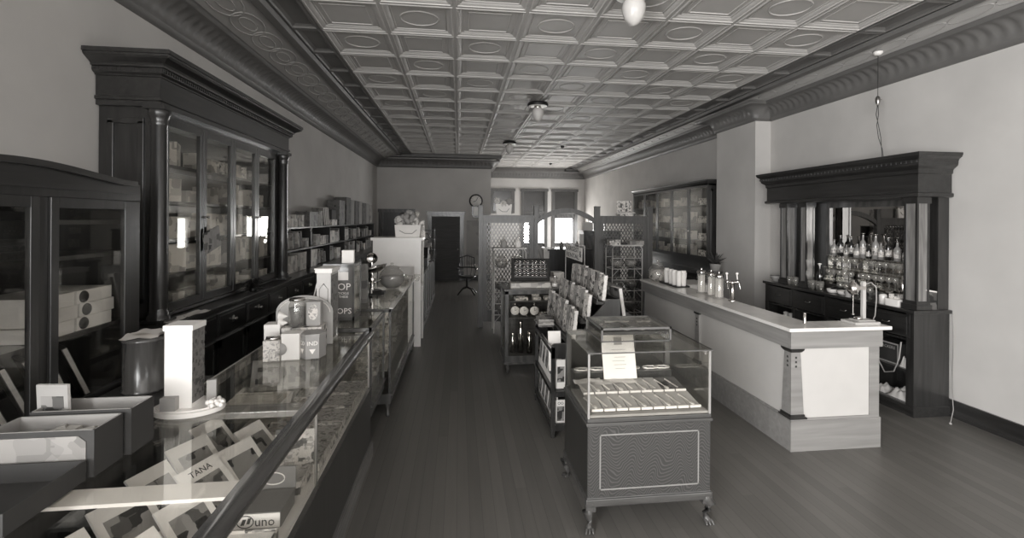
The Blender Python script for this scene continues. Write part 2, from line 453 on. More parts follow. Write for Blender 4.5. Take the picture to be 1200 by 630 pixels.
# ------------------------------------------------------------------ ceiling
T0, TW, TY0, TP = -1.428, .6867, 4.36, .704
def tile(mb, x0, x1, y0, y1, oval):
    cx, cy = (x0+x1)/2, (y0+y1)/2
    # (inset, z) rings from the tile's edge inward; the cavetto ramps up into the field
    rings = [(0, -.008), (.014, -.008), (.018, -.016), (.030, -.017), (.034, -.008), (.042, -.006), (.054, -.003), (.066, .003), (.076, .012), (.084, .012), (.087, .006), (.095, .006), (.098, .012)]
    if not oval: rings += [(.135, .012), (.139, .005), (.147, .005), (.150, .012)]
    vs = []; fs = []
    for d, z in rings:
        vs += [(x0+d, y0+d, CZ+z), (x1-d, y0+d, CZ+z), (x1-d, y1-d, CZ+z), (x0+d, y1-d, CZ+z)]
    for i in range(len(rings)-1):
        for k in range(4):
            q = (k+1) % 4
            fs.append((i*4+k, (i+1)*4+k, (i+1)*4+q, i*4+q))
    n = (len(rings)-1)*4
    fs.append((n+3, n+2, n+1, n))
    mb.add(vs, fs, False, 0)
    if oval:
        pts = [(cx+.185*math.cos(2*PI*k/24), cy+.165*math.sin(2*PI*k/24), CZ+.012) for k in range(24)]
        mb.tube(pts, .009, 4, 0, True)
    # little beads along the cavetto
mb = MB()
for c in range(8):
    for r in range(-21, 20):
        x0 = T0+c*TW; x1 = x0+TW; y0 = TY0+r*TP; y1 = y0+TP
        if y0 < YF-.3: continue
        if y1 > YB-.2 and x1 < XA+.45: continue
        if y0 > YA-.3: continue
        y1 = min(y1, YA)
        tile(mb, x0, x1, y0, y1, (c+r) % 2 == 1)
    # carved bead down each beam
mb.box(WL-.1, WR+.1, YF-.2, YA+.2, CZ+.05, CZ+.12)
yend = 14.5
for sgn, xe, w in ((-1, T0, .30), (1, T0+8*TW, .30)):
    ye = yend if sgn < 0 else YA
    xo = xe+sgn*w
    a, b = min(xe, xo), max(xe, xo)
    y = TY0-21*TP
    while y < ye:
        y0, y1 = y, min(y+TP, ye)
        rings = [(0, -.015), (.03, -.02), (.04, -.004), (.07, .012)]
        vs = []; fs = []
        for d, z in rings: vs += [(a+d, y0+d, CZ+z), (b-d, y0+d, CZ+z), (b-d, y1-d, CZ+z), (a+d, y1-d, CZ+z)]
        for i in range(3):
            for k in range(4):
                q = (k+1) % 4; fs.append((i*4+k, (i+1)*4+k, (i+1)*4+q, i*4+q))
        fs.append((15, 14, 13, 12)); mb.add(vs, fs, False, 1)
        y += TP
    # beam and raking frieze out to the cornice
    for pr, mi in (([(0, -.02), (.02, -.06), (.10, -.065), (.13, -.03)], 1),):
        vs = []; n = len(pr)
        for yy in (YF, ye):
            vs += [(xo+sgn*d, yy, CZ+z) for d, z in pr]
        f = [(i, i+1, n+i+1, n+i) for i in range(n-1)]
        mb.add(vs, f if sgn < 0 else [q[::-1] for q in f], False, mi)
    wx = WL+.28 if sgn < 0 else WR-.27
    xi = xo+sgn*.13
    mb.add([(xi, YF, CZ-.03), (wx, YF, 3.74), (wx, ye, 3.74), (xi, ye, CZ-.03)], [(0, 1, 2, 3)], False, 2)
    # interlaced ovals embossed on the frieze
    if sgn < 0:
        y = YF+.3
        while y < ye-.3:
            for off in (0,):
                pts = []
                for k in range(18):
                    a2 = 2*PI*k/18; t = .5+.33*math.sin(a2)
                    pts.append((xi+(wx-xi)*t, y+.26*math.cos(a2), CZ-.03+(3.74-CZ+.03)*t-.004))
                mb.tube(pts, .008, 4, 2, True)
                pts = [(xi+(wx-xi)*(.5+.15*math.sin(2*PI*k/12)), y+.16*math.cos(2*PI*k/12), CZ-.03+(3.74-CZ+.03)*(.5+.15*math.sin(2*PI*k/12))-.004) for k in range(12)]
                mb.tube(pts, .006, 4, 2, True)
            y += .46
    else:
        y = YF+.3
        while y < ye-.3:
            pts = [(xi+(wx-xi)*(.5+.25*math.sin(2*PI*k/12)), y+.2*math.cos(2*PI*k/12), CZ-.03+(3.74-CZ+.03)*(.5+.25*math.sin(2*PI*k/12))-.004) for k in range(12)]
            mb.tube(pts, .006, 4, 2, True); y += .4
# soffits closing the back ends
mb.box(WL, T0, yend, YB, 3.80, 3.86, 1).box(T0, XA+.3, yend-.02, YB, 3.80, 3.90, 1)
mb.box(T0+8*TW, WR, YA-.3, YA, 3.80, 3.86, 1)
st(mb, 'ceiling', [M['tin'], M['tind'], M['frieze']])

# cornice swept round the room
def sweep_cornice(path, closed, name, rib=.0):
    prof = [(0, 3.495), (.03, 3.495), (.035, 3.525), (.055, 3.535)]
    for k in range(9):
        a = PI/2*k/8
        prof.append((.055+.185*(1-math.cos(a)), 3.54+.165*math.sin(a)))
    prof += [(.255, 3.705), (.26, 3.735), (.285, 3.74)]
    P = []
    L = len(path)
    for i in range(L if closed else L-1):
        a = Vector(path[i]); b = Vector(path[(i+1) % L]); n = max(1, int((b-a).length/.03)) if rib else 1
        for k in range(n): P.append((a.lerp(b, k/n), i, k))
    if not closed: P.append((Vector(path[-1]), L-2, 1))
    vs = []; dist = 0; prev = None
    for q, (p, i, k) in enumerate(P):
        d = (Vector(path[(i+1) % L])-Vector(path[i])).normalized(); nn = Vector((-d.y, d.x))
        if k == 0 and (closed or i > 0):
            d0 = (Vector(path[i])-Vector(path[i-1])).normalized(); n0 = Vector((-d0.y, d0.x))
            s_ = n0+nn; nn = s_/(s_.dot(nn))
        if prev is not None: dist += (p-prev).length
        prev = p
        for j, (dd, z) in enumerate(prof):
            o = 0
            if rib and 4 < j < 12:
                ph = dist/.115*2*PI+math.sin((j-4)/8*PI)*2.4
                o = rib*math.sin(ph)*math.sin((j-4)/8*PI)
            vs.append((p.x+nn.x*(dd+o), p.y+nn.y*(dd+o), z-o*.8))
    n = len(prof); fs = []
    Q = len(P)
    for i in range(Q if closed else Q-1):
        j = (i+1) % Q
        for k in range(n-1): fs.append((i*n+k, j*n+k, j*n+k+1, i*n+k+1))
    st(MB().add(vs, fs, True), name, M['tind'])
sweep_cornice([(WR, YF), (WR, 6.87), (4.62, 6.87), (4.62, 7.98), (WR, 7.98), (WR, YA), (XA, YA), (XA, YB), (WL, YB), (WL, YF)], False, 'trim_2', .008)
# baseboards
bb = [('right', (WR-.022, WR, YF, 6.87)), ('pilaster', (4.60, 4.62, 6.87, 7.98)), ('alcove', (WR-.022, WR, 7.98, YA))]
for n_, (a, b, c, d) in bb: st(MB().box(a, b, c, d, 0, .17).box(a-.008, b, c, d, 0, .03), 'baseboard_'+n_, M['darkh'])
st(MB().box(OR+.1, DL-.1, YB-.02, YB, 0, .17).box(DR+.12, XA, YB-.02, YB, 0, .17), 'baseboard_back', M['darkx'])
# doors in the back wall
d = thing('door_1', None, None, ((DL+DR)/2, YB, 0), kind='structure')
mb = MB().box(DL-.12, DL, YB-.03, YB+.1, 0, DZ).box(DR, DR+.12, YB-.03, YB+.1, 0, DZ).box(DL-.14, DR+.14, YB-.04, YB+.1, DZ, DZ+.12).box(DL-.17, DR+.17, YB-.06, YB+.05, DZ+.12, DZ+.15)
st(mb, 'door_frame', M['mid'], d)
mb = MB().box(DL, DR, YB+.02, YB+.06, 0, DZ)
zz = [.12, .52, .88, 1.24, 1.60, 1.95]
for i in range(5):
    z0, z1 = zz[i]+.05, zz[i+1]-.03
    fx0, fx1 = DL+.11, DR-.11
    mb.box(fx0, fx1, YB+.0, YB+.02, z0, z0+.02).box(fx0, fx1, YB, YB+.02, z1-.02, z1).box(fx0, fx0+.02, YB, YB+.02, z0, z1).box(fx1-.02, fx1, YB, YB+.02, z0, z1)
for a, b in ((DL, DL+.1), (DR-.1, DR)): mb.box(a, b, YB+.005, YB+.02, 0, DZ)
for i in range(6): mb.box(DL+.1, DR-.1, YB+.005, YB+.02, zz[i]-.03, zz[i]+.05)
st(mb, 'door_panel', wood('door_oak', .045, .075, .6, 'x', 0), d)
st(MB().ball((DR-.06, YB-.03, .98), .03, 10), 'door_knob', M['brass'], d)
d = thing('door_2', None, None, ((OL+OR)/2, YB, 0), kind='structure')
st(MB().box(OL-.13, OL, YB-.03, YB+.1, 0, OZ).box(OR, OR+.1, YB-.03, YB+.1, 0, OZ).box(OL-.15, OR+.12, YB-.04, YB+.1, OZ, OZ+.1), 'door_frame', M['mid'], d)
mb = MB().box(OL, OL+.5, YB+.03, YB+.06, 0, OZ)
for i in range(5): mb.box(OL+.08, OL+.42, YB+.015, YB+.03, .15+i*.38, .45+i*.38)
st(mb, 'door_panel', M['dark'], d)
# ================================================================== LEFT SIDE
def cornice_box(mb, x0, x1, y0, y1, prof, far=True):
    """stepped cornice on a wall cabinet whose front faces +x; prof = (overhang, z0, z1)"""
    for o, z0, z1 in prof: mb.box(x0, x1+o, y0-o, y1+(o if far else 0), z0, z1)
def mould_box(mb, x0, x1, y0, y1, prof, sx=1):
    """cornice following a profile of (overhang, z); the wall side is x0 (sx=1: faces +x)"""
    vs = []; fs = []
    for o, z in prof:
        xf = x1+sx*o
        vs += [(x0, y0-o, z), (xf, y0-o, z), (xf, y1+o, z), (x0, y1+o, z)]
    n = len(prof)
    for i in range(n-1):
        for k in range(4):
            q = (k+1) % 4; fs.append((i*4+k, i*4+q, (i+1)*4+q, (i+1)*4+k))
    fs.append((3, 2, 1, 0)); fs.append(tuple((n-1)*4+k for k in range(4)))
    mb.add(vs, fs)
def cyma(o0, z0, o1, z1, n=6):
    out = []
    for i in range(n+1):
        t = i/n
        out.append((o0+(o1-o0)*(t-.16*math.sin(2*PI*t)), z0+(z1-z0)*t))
    return out

# ---- tall display cabinet standing on the counter-height base -----------------
tc = thing('display_cabinet', 'tall dark wooden wall cabinet with columns, heavy cornice and glazed doors', 'cabinet', (-2.25, 4.8, 1.19))
BX = WL+.005
mb = MB().box(BX, BX+.02, 3.6, 6.0, 1.20, 2.75)           # back
mb.box(BX, -2.13, 3.58, 3.63, 1.20, 2.75).box(BX, -2.13, 5.97, 6.02, 1.20, 2.75).box(BX, -2.13, 3.6, 6.0, 2.66, 2.75).box(BX, -2.13, 3.58, 6.02, 1.195, 1.22)
mb.box(BX+.06, -2.19, 3.565, 3.585, 1.32, 1.36).box(BX+.06, -2.19, 3.565, 3.585, 2.58, 2.62).box(BX+.06, BX+.10, 3.565, 3.585, 1.32, 2.6).box(-2.23, -2.19, 3.565, 3.585, 1.32, 2.6)
mb.box(-2.17, -2.128, 3.575, 3.70, 1.221, 2.66).box(-2.17, -2.128, 5.80, 6.025, 1.221, 2.66)
build(mb, 'case', [M['dark']], tc, bev=.003)
mb = MB()
mould_box(mb, BX, -2.075, 3.55, 6.05, [(0, 2.70), (0, 2.735), (.012, 2.74), (.012, 2.76), (0, 2.765), (0, 2.90)]+cyma(.01, 2.905, .035, 2.93)+[(.035, 2.955), (.05, 2.96)]+cyma(.05, 2.96, .12, 3.03)+[(.128, 3.032), (.128, 3.06)])
y = 3.525
while y < 6.07: mb.box(-2.06, -2.032, y, y+.014, 2.93, 2.952); y += .028
x = BX
while x < -2.05: mb.box(x, x+.014, 3.512, 3.54, 2.93, 2.952); x += .028
build(mb, 'cornice', M['darkh'], tc)
for yy in (3.565, 5.90):
    pr = [(.07, 0), (.07, .03), (.058, .04), (.064, .055), (.052, .07), (.056, .09), (.054, .5), (.049, 1.36), (.055, 1.37), (.05, 1.385), (.06, 1.42), (.068, 1.44), (.068, 1.47), (.05, 1.5)]
    build(MB().lathe(pr, (-2.085, yy, 1.205), 24).cb(-2.085, yy, 1.195, .15, .15, .02).cb(-2.085, yy, 2.675, .14, .14, .03), 'column', M['dark'], tc)
sh_z = [1.49, 1.76, 2.05, 2.33]
for z in sh_z: build(MB().box(BX+.02, -2.19, 3.63, 5.97, z-.022, z), 'shelf', M['darkh'], tc)
for i in range(4):
    y0 = 3.70+i*.525; y1 = y0+.525
    mb = MB().box(-2.16, -2.125, y0+.004, y0+.05, 1.23, 2.66).box(-2.16, -2.125, y1-.05, y1-.004, 1.23, 2.66).box(-2.16, -2.125, y0+.05, y1-.05, 1.23, 1.29).box(-2.16, -2.125, y0+.05, y1-.05, 2.60, 2.66)
    dr = build(mb, 'door', M['dark'], tc, bev=.003)
    build(MB().box(-2.146, -2.142, y0+.045, y1-.045, 1.28, 2.61), 'pane', M['pane'], dr)
    kx = y1-.03 if i % 2 == 0 else y0+.03
    build(MB().cyl((-2.125, kx, 1.93), .006, .02, 8, 0, 'x').ball((-2.10, kx, 1.93), .012, 8), 'knob', M['brass'], dr)

# goods in it
def place_box(name, w, d, h, x, y, z, rz, mat, label, cat, group=None, tilt=0, tx=0):
    mb = MB().box(-w/2, w/2, -d/2, d/2, 0, h)
    mb.box(-w/2-.001, w/2+.001, -d/2-.001, d/2+.001, h*.86, h+.001) if h > .05 else None
    o = build(mb, name, mat, None, label, cat, group, at=(0, 0, 0))
    o.location = (x, y, z); o.rotation_euler = (tx, tilt, rz)
    return o
tall_items = {   # shelf -> (kind, y, w along wall, height, depth, rotation, tilt)
 0: [(3.85, .16, .20, .10, .5), (4.10, .12, .10, .12, .2), (4.42, .22, .09, .16, 0), (4.9, .26, .16, .2, .05), (5.35, .22, .10, .2, -.1), (5.65, .18, .12, .2, 0)],
 1: [(3.80, .09, .14, .12, 0), (4.02, .26, .22, .10, .35), (4.5, .40, .21, .1, .25), (4.95, .22, .22, .2, 0), (5.25, .18, .24, .2, 0), (5.62, .24, .22, .2, 0)],
 2: [(3.78, .16, .14, .2, 0), (4.02, .30, .17, .2, 0), (4.47, .22, .20, .2, 0), (4.72, .2, .19, .2, 0), (5.05, .12, .2, .2, 0), (5.3, .14, .18, .15, 0), (5.58, .2, .17, .2, 0)],
 3: [(3.76, .06, .16, .1, 0), (3.98, .22, .18, .08, .6), (4.36, .2, .10, .12, .3), (4.60, .14, .15, .15, 0), (4.93, .18, .20, .2, 0), (5.14, .10, .15, .15, 0), (5.35, .11, .17, .15, 0), (5.63, .10, .13, .15, .1)],
 4: [(3.80, .14, .17, .08, .4), (4.08, .24, .19, .10, -.4), (4.42, .12, .15, .12, .2), (4.62, .14, .12, .15, 0), (4.92, .12, .12, .12, 0), (5.10, .13, .13, .12, 0), (5.42, .16, .10, .12, 0)],
}
snames = ['on the floor', 'on the lowest shelf', 'on the second shelf', 'on the third shelf', 'on the top shelf']
for s_, L_ in tall_items.items():
    z = ([1.222]+sh_z)[s_]+.0015
    for i, (y, w, h, d_, rz) in enumerate(L_):
        look = 'pale flat carton' if w > .2 else ('upright pale packet' if h > w else 'small pale carton')
        tl = 'turned askew ' if rz > .15 else ''
        place_box('carton', d_, w, h, -2.30, y, z, -rz, M['boxes'], '%s %s%s, %s from the cabinet near end' % (look, tl, snames[s_], ORD[i]), 'box', 'goods in the tall cabinet')
# tins on two shelves of the far doors
tin = thing('tin_can', 'round pale tin on the top shelf behind the third glazed door', 'tin', (-2.3, 5.0, 2.3315), 'round tins in the tall cabinet', world=False)
build(MB().cyl((0, 0, 0), .045, .12, 18), 'can', M['label'], tin); build(MB().lathe([(.0, .133), (.047, .133), (.047, .118)], (0, 0, 0), 18), 'lid', M['chrome'], tin)
tin.location = (-2.27, 4.79, 2.3315)
tin['label'] = 'round pale tin on the top shelf beside the second and third glazed doors'
dup(tin, (-2.27, 5.25, 2.3315), 0, 'round pale tin between two packets on the top shelf of the tall cabinet')
dup(tin, (-2.27, 5.47, 2.0515), 0, 'round pale tin on the third shelf near the far column of the cabinet')
# picture card hung in front of the first two doors
pc = thing('hanging_card', 'small dark framed picture card pinned at a tilt on the tall cabinet doors', 'card', (-2.1, 4.3, 1.78))
Mx = frame(-2.085, 4.28, 1.74, 0, 0, 0) @ Matrix.Rotation(PI/2, 4, 'Y') @ Matrix.Rotation(.25, 4, 'Z')
build(MB().add([Mx @ Vector(p) for p in MB().box(-.09, .09, -.13, .13, -.005, .005).v], MB().box(0, 1, 0, 1, 0, 1).f), 'card', M['photo'], pc)
build(MB().tube([(-2.085, 4.28, 1.82), (-2.09, 4.25, 1.95)], .0015, 4), 'string', M['paper'], pc)

# ---- base cabinets along the wall ----------------------------------------------
XF = -1.985
def base_unit(y0, y1, nd, label, door_glass=False):
    t = thing('base_cabinet', label, 'cabinet', ((WL+XF)/2, (y0+y1)/2, 0), 'dark base cabinets along the wall')
    build(MB().box(BX, XF-.02, y0, y1, .08, 1.15).box(BX, XF-.06, y0+.01, y1-.01, 0, .08), 'carcass', M['dark'], t)
    w = (y1-y0)/nd
    for i in range(nd):
        a, b = y0+i*w+.012, y0+(i+1)*w-.012
        dr = build(MB().box(XF-.02, XF, a, b, .93, 1.12).box(XF, XF+.006, a+.02, b-.02, .95, 1.10), 'drawer', M['darkh'], t, bev=.002)
        yc = (a+b)/2
        build(MB().lathe([(.001, .034), (.012, .034), (.018, .026), (.012, .014), (.008, 0)], (XF+.006, yc, 1.035), 12, 0, 'x').lathe([(.03, 0), (.028, .004), (.001, .005)], (XF+.006, yc, 1.035), 12, 0, 'x'), 'pull', M['brass'], dr)
        dd = build(MB().box(XF-.02, XF, a, b, .12, .90).box(XF, XF+.008, a, a+.05, .12, .90).box(XF, XF+.008, b-.05, b, .12, .90).box(XF, XF+.008, a, b, .84, .90).box(XF, XF+.008, a, b, .12, .18), 'cupboard_door', M['dark'], t)
        build(MB().ball((XF+.02, b-.03, .62), .012, 8), 'knob', M['brass'], dd)
    return t
base_unit(3.10, 4.70, 3, 'dark drawer cabinet under the near half of the tall glazed cabinet')
base_unit(4.705, 6.30, 3, 'dark drawer cabinet under the far half of the tall glazed cabinet')
base_unit(6.305, 8.40, 4, 'dark drawer cabinet under the nearest wall shelves')
base_unit(8.405, 10.5, 4, 'dark drawer cabinet under the middle of the wall shelves')
base_unit(10.505, 12.6, 4, 'dark drawer cabinet at the far end under the wall shelves')
build(MB().box(BX, XF+.02, 3.09, 12.62, 1.155, 1.19), 'cabinet_worktop', M['darkh'], None, 'long dark wooden ledge running over the left wall base cabinets', 'worktop', bev=.004)
# papers, cloth bundle on the ledge
def sheet(x, y, z, w, d, rz, label, name='paper_sheet', mat=None, h=.003, tx=0, ty=0, group=None):
    mb = MB(); n = 6; vs = []; 
    for t_ in (h, 0):
        for j in range(n+1):
            for i in range(n+1):
                u, v = i/n-.5, j/n-.5
                vs.append((u*w, v*d, t_+.008*math.sin(u*5+v*3)**2))
    fs = []; Q = (n+1)*(n+1)
    for j in range(n):
        for i in range(n):
            a = j*(n+1)+i; fs.append((a, a+1, a+n+2, a+n+1)); fs.append((Q+a, Q+a+n+1, Q+a+n+2, Q+a+1))
    mb.add(vs, fs, True)
    o = build(mb, name, mat or M['paper'], None, label, 'paper', group, at=(0, 0, 0)); o.location = (x, y, z); o.rotation_euler = (tx, ty, rz)
    return o
sheet(-2.03, 3.62, 1.192, .12, .24, .15, 'folded white paper on the dark ledge beneath the first cabinet door')
sheet(-2.0, 3.86, 1.192, .10, .24, -.1, 'second folded white paper farther along the ledge beneath the cabinet doors')
mb = MB()
for k in range(90):
    a = R.random()*2*PI; r = .02+R.random()*.09; h_ = .02+R.random()*.13
    mb.tube([(-2.04, 4.98, 1.193), (-2.04+.35*r*math.cos(a), 4.98+1.2*r*math.sin(a), 1.20+h_*.8), (-2.04+.7*r*math.cos(a+.3), 4.98+1.8*r*math.sin(a+.3), 1.193+h_*.6)], .003, 4)
mb.lathe([(.03, 0), (.04, .03), (.02, .05)], (-2.04, 4.98, 1.192), 10)
build(mb, 'feather_duster', M['iron'], None, 'dark bushy feather bundle lying on the ledge before the third glazed door', 'duster')

# ---- wall shelves beyond ---------------------------------------------------------
ws = thing('shelving_unit', 'long dark open wall shelving packed with books and cartons', 'shelves', (-2.3, 9.3, 1.19))
for z in (1.50, 1.80): build(MB().box(BX, -2.18, 6.32, 12.6, z-.02, z), 'shelf', M['darkh'], ws)
y = 6.32
while y < 12.7: build(MB().box(BX, -2.2, y-.012, y+.012, 1.191, 1.79), 'upright', M['dark'], ws); y += 1.046
def fill(z, hmax, y0, y1, shelfname, step, seedmat):
    """stand goods along a shelf; every one is its own object"""
    y = y0; i = 0; kinds = []
    while y < y1-.3:
        k = R.random()
        w = R.uniform(.10, .34); h = R.uniform(.12, hmax)
        nxt = 6.32+1.046*math.ceil((y-6.32)/1.046)
        need = .36 if k < .4 else w
        if y+need > nxt-.02: y = nxt+.02
        if y+need > y1: break
        if k < .4:     # leaning books
            n = R.randint(2, 4); y += .055
            for q in range(n):
                t = R.uniform(.03, .05); hh = R.uniform(.17, min(hmax, .24)); lean = .22
                o = thing('book', 'book leaning %s, %s item from the tall cabinet' % (shelfname, ORD[min(i, 39)]), 'book', (0, 0, 0), 'books on the wall shelves', world=False)
                build(MB().box(-.07, .08, -t/2, t/2, 0, .004).box(-.07, -.066, -t/2, t/2, 0, hh).box(-.07, .08, -t/2, -t/2+.003, 0, hh).box(-.07, .08, t/2-.003, t/2, 0, hh).box(.077, .08, -t/2, t/2, 0, hh), 'cover', M['books'], o)
                build(MB().box(-.066, .075, -t/2+.003, t/2-.003, .004, hh-.004), 'pages', M['page'], o)
                o.location = (-2.30, y+t/2+.02, z+.0115); o.rotation_euler = (lean, 0, 0)
                y += t/math.cos(lean)+.004; i += 1
            y += .07
        else:
            dep = R.uniform(.12, .2)
            place_box('carton', dep, w, h, -2.20-dep/2, y+w/2, z+.0015, 0, M['boxesd'] if R.random() < .5 else M['boxes'], '%s carton %s, %s item from the tall cabinet' % ('flat' if w > h else 'upright', shelfname, ORD[min(i, 39)]), 'box', 'cartons on the wall shelves')
            if h < hmax*.5 and R.random() < .6:
                place_box('carton', dep*.8, w*.8, hmax*.4, -2.20-dep/2, y+w/2, z+h+.003, .1, M['boxes'], 'small carton on the %s item %s from the tall cabinet' % (ORD[min(i, 39)], shelfname), 'box', 'cartons on the wall shelves')
            y += w+.012; i += 1
fill(1.19, .26, 6.36, 12.5, 'on the lowest wall ledge', 0, 0)
fill(1.50, .24, 6.36, 12.5, 'on the middle wall shelf', 0, 0)
# the top shelf as photographed
ti = 0
def topbox(y, w, h, mat, txt, dep=.2, rz=0, z=1.8015):
    place_box('carton', dep, w, h, -2.30, y+w/2, z, rz, mat, txt, 'box', 'cartons on the top wall shelf')
for q in range(6):
    topbox(6.40+q*.14, .1, .12+.05*(q % 2), M['boxes'], 'small pale packet on the top wall shelf, %s from the tall cabinet' % ORD[q], .1)
topbox(7.30, .40, .22, M['coverd'], 'dark upright carton with printed rows on the top wall shelf')
topbox(7.76, .22, .24, M['boxes'], 'pale carton beside the leaning books on the top wall shelf')
for q in range(4):
    o = thing('book', 'tall dark book leaning on the top wall shelf, %s of four' % ORD[q], 'book', (0, 0, 0), 'leaning books on the top wall shelf', world=False)
    build(MB().box(-.09, .09, -.03, .03, 0, .30), 'cover', M['books'], o); build(MB().box(-.085, .091, -.024, .024, .003, .302), 'pages', M['page'], o)
    o.location = (-2.28, 8.06+q*.085, 1.812); o.rotation_euler = (.28, 0, 0)
topbox(8.55, .34, .10, M['label'], 'flat carton with a pale framed label on the top wall shelf', .2)
topbox(8.55, .30, .17, M['cartond'], 'dark carton stacked on the flat labelled carton, top wall shelf', .18, 0, 1.905)
topbox(9.0, .42, .46, M['coverd'], 'big dark printed carton standing tallest on the top wall shelf', .22)
for q, (w, h) in enumerate([(.3, .54), (.25, .50), (.28, .50), (.25, .50), (.28, .48), (.3, .48), (.28, .46)]):
    topbox(9.55+q*.40, w+.06, h, M['card'] if q % 2 else M['boxesd'], 'tall plain grey carton on the top wall shelf, %s beyond the big printed one' % ORD[q], .22)

# ---- far left glass wall case ------------------------------------------------------
wc = thing('wall_case', 'low dark wooden wall case with arched top and glazed doors, nearest on the left', 'cabinet', (-2.2, 2.4, 0))
FX = -1.90; y0, y1 = 1.60, 3.07
mb = MB().box(BX, BX+.02, y0+.03, y1-.03, 0, 2.09).box(BX, FX-.04, y0, y0+.03, 0, 2.10).box(BX, FX-.04, y1-.03, y1, 0, 2.10).box(BX+.02, FX-.04, y0+.03, y1-.03, .90, .93).box(FX-.04, FX-.004, y0, y1, 0, .899)
mb.box(FX-.039, FX-.001, y0, y0+.10, .9, 2.02).box(FX-.039, FX-.001, y1-.10, y1, .9, 2.02).box(FX-.039, FX+.001, y0, y1, 2.02, 2.12).box(FX-.038, FX-.002, 2.375, 2.435, .96, 2.02).box(FX-.037, FX, y0+.10, y1-.10, .9, .96)
build(mb, 'case', M['dark'], wc, bev=.003)
pts = []
for k in range(25):
    t = k/24; pts.append((y0-.05+(y1-y0-.04)*t, 2.115+.05*max(0, math.cos((t-.5)*PI*1.1))**1.5))
mb = MB().prism([(y0-.05, 2.06)]+pts+[(y1-.02, 2.06)], lambda u, v, t: (t, u, v), BX, FX+.015)
mb.prism([(a, b+.02) for a, b in pts]+[(a, b-.010) for a, b in pts[::-1]], lambda u, v, t: (t, u, v), FX-.03, FX+.045)
build(mb, 'pediment', M['darkh'], wc)
for z in (1.33, 1.73, 1.91): build(MB().box(BX+.02, FX-.06, y0+.03, y1-.03, z-.022, z), 'shelf', M['darkh'], wc)
for a, b in ((y0+.10, 2.375), (2.435, y1-.10)):
    dr = build(MB().box(FX-.012, FX+.012, a, a+.045, .96, 2.02).box(FX-.012, FX+.012, b-.045, b, .96, 2.02).box(FX-.0115, FX+.0115, a+.045, b-.045, .96, 1.01).box(FX-.0115, FX+.0115, a+.045, b-.045, 1.97, 2.02), 'door', M['dark'], wc, bev=.002)
    build(MB().box(FX-.004, FX, a+.04, b-.04, 1.0, 1.98), 'pane', M['pane'], dr)
M['rollcard'] = flat('pale_box_card', .6, .7)
# roll boxes with dark round ends
def rollbox(y, z, w, i, n):
    o = thing('roll_box', 'pale long box with dark round end behind glass, %s' % n, 'box', (-2.05, y, z), 'stacked boxes in the near wall case')
    build(MB().box(-2.25, -1.97, y-w/2, y+w/2, z, z+.068), 'carton', M['rollcard'], o)
    build(MB().lathe([(.001, .004), (.030, .004), (.032, 0)], (-1.969, y-w/2+.045, z+.034), 16, 0, 'x'), 'round_end', M['ink'], o)
k = 0
for r in range(3):
    for c in range(2):
        rollbox(2.56+c*.26+(.02 if r == 1 else 0), 1.332+r*.07, .245, k, ['near one, bottom row', 'far one, bottom row', 'near one, middle row', 'far one, middle row', 'near one, top row', 'far one, top row'][k]); k += 1
for q in range(5):
    o = thing('book', 'dark printed album leaning in the near wall case, %s from the left' % ORD[q], 'book', (0, 0, 0), 'albums leaning in the near wall case', world=False)
    build(MB().box(-.10, .09, -.012, .012, 0, .30), 'cover', M['coverd'], o); build(MB().box(-.095, .091, -.009, .009, .003, .297), 'pages', M['page'], o)
    o.location = (-2.08, 2.44+q*.115, .945); o.rotation_euler = (.35, 0, -.7)
# little desk carrying the drum, seen dark behind the show case
dk = thing('wrapping_desk', 'dark wooden desk wedged between the wall case and the glass counter', 'desk', (-1.66, 2.2, 0))
build(MB().box(-1.87, -1.42, 1.2, 3.0, .955, .985), 'desk_top', M['dark'], dk)
for a, b in ((-1.85, 1.25), (-1.47, 1.25), (-1.85, 2.95), (-1.47, 2.95)): build(MB().cb(a, b, 0, .05, .05, .955), 'leg', M['dark'], dk)
build(MB().box(-1.85, -1.46, 1.25, 2.95, .80, .954), 'apron', M['dark'], dk)
dm = thing('round_drum', 'round upright wooden drum with papers on it, behind the glass counter', 'drum', (-1.70, 2.80, .986))
build(MB().lathe([(.001, 0), (.108, 0), (.108, .015), (.102, .02), (.102, .27), (.108, .275), (.108, .288), (.001, .288)], (-1.70, 2.80, .986), 32), 'drum_body', wood('drum_veneer', .04, .10, .25, 'z', .6), dm)
sheet(-1.71, 2.79, 1.277, .17, .15, .3, 'crumpled white paper lying flat on the round drum')
sheet(-1.68, 2.82, 1.292, .16, .10, -.2, 'upper folded white paper on top of the round drum')
# ================================================================== GLASS COUNTERS ON THE LEFT
# ---- near case ----
FXc, BXc, ZT = -.715, -1.40, 1.0
c1 = thing('display_counter', 'long near glass display counter with dark wooden rail, full of cigar boxes', 'showcase', ((FXc+BXc)/2, 2.5, 0))
y0, y1 = .6, 3.92
build(MB().box(BXc, FXc+.015, y0, y1, .0, .53).box(BXc, FXc+.02, y0, y1, .53, .56), 'base', M['dark'], c1)
build(MB().box(FXc+.016, FXc+.035, y0, y1+.01, 0, .115).box(FXc+.016, FXc+.03, y0, y1+.01, .115, .125), 'kick_board', wood('worn_kick_board', .12, .2, .5, 'y', .1), c1)
build(MB().box(BXc+.02, FXc-.005, y0+.01, y1-.01, .561, .575), 'deck', M['paper'], c1)
build(MB().box(BXc+.03, BXc+.38, 2.88, y1-.06, .74, .746), 'glass_shelf', M['cleara'], c1)
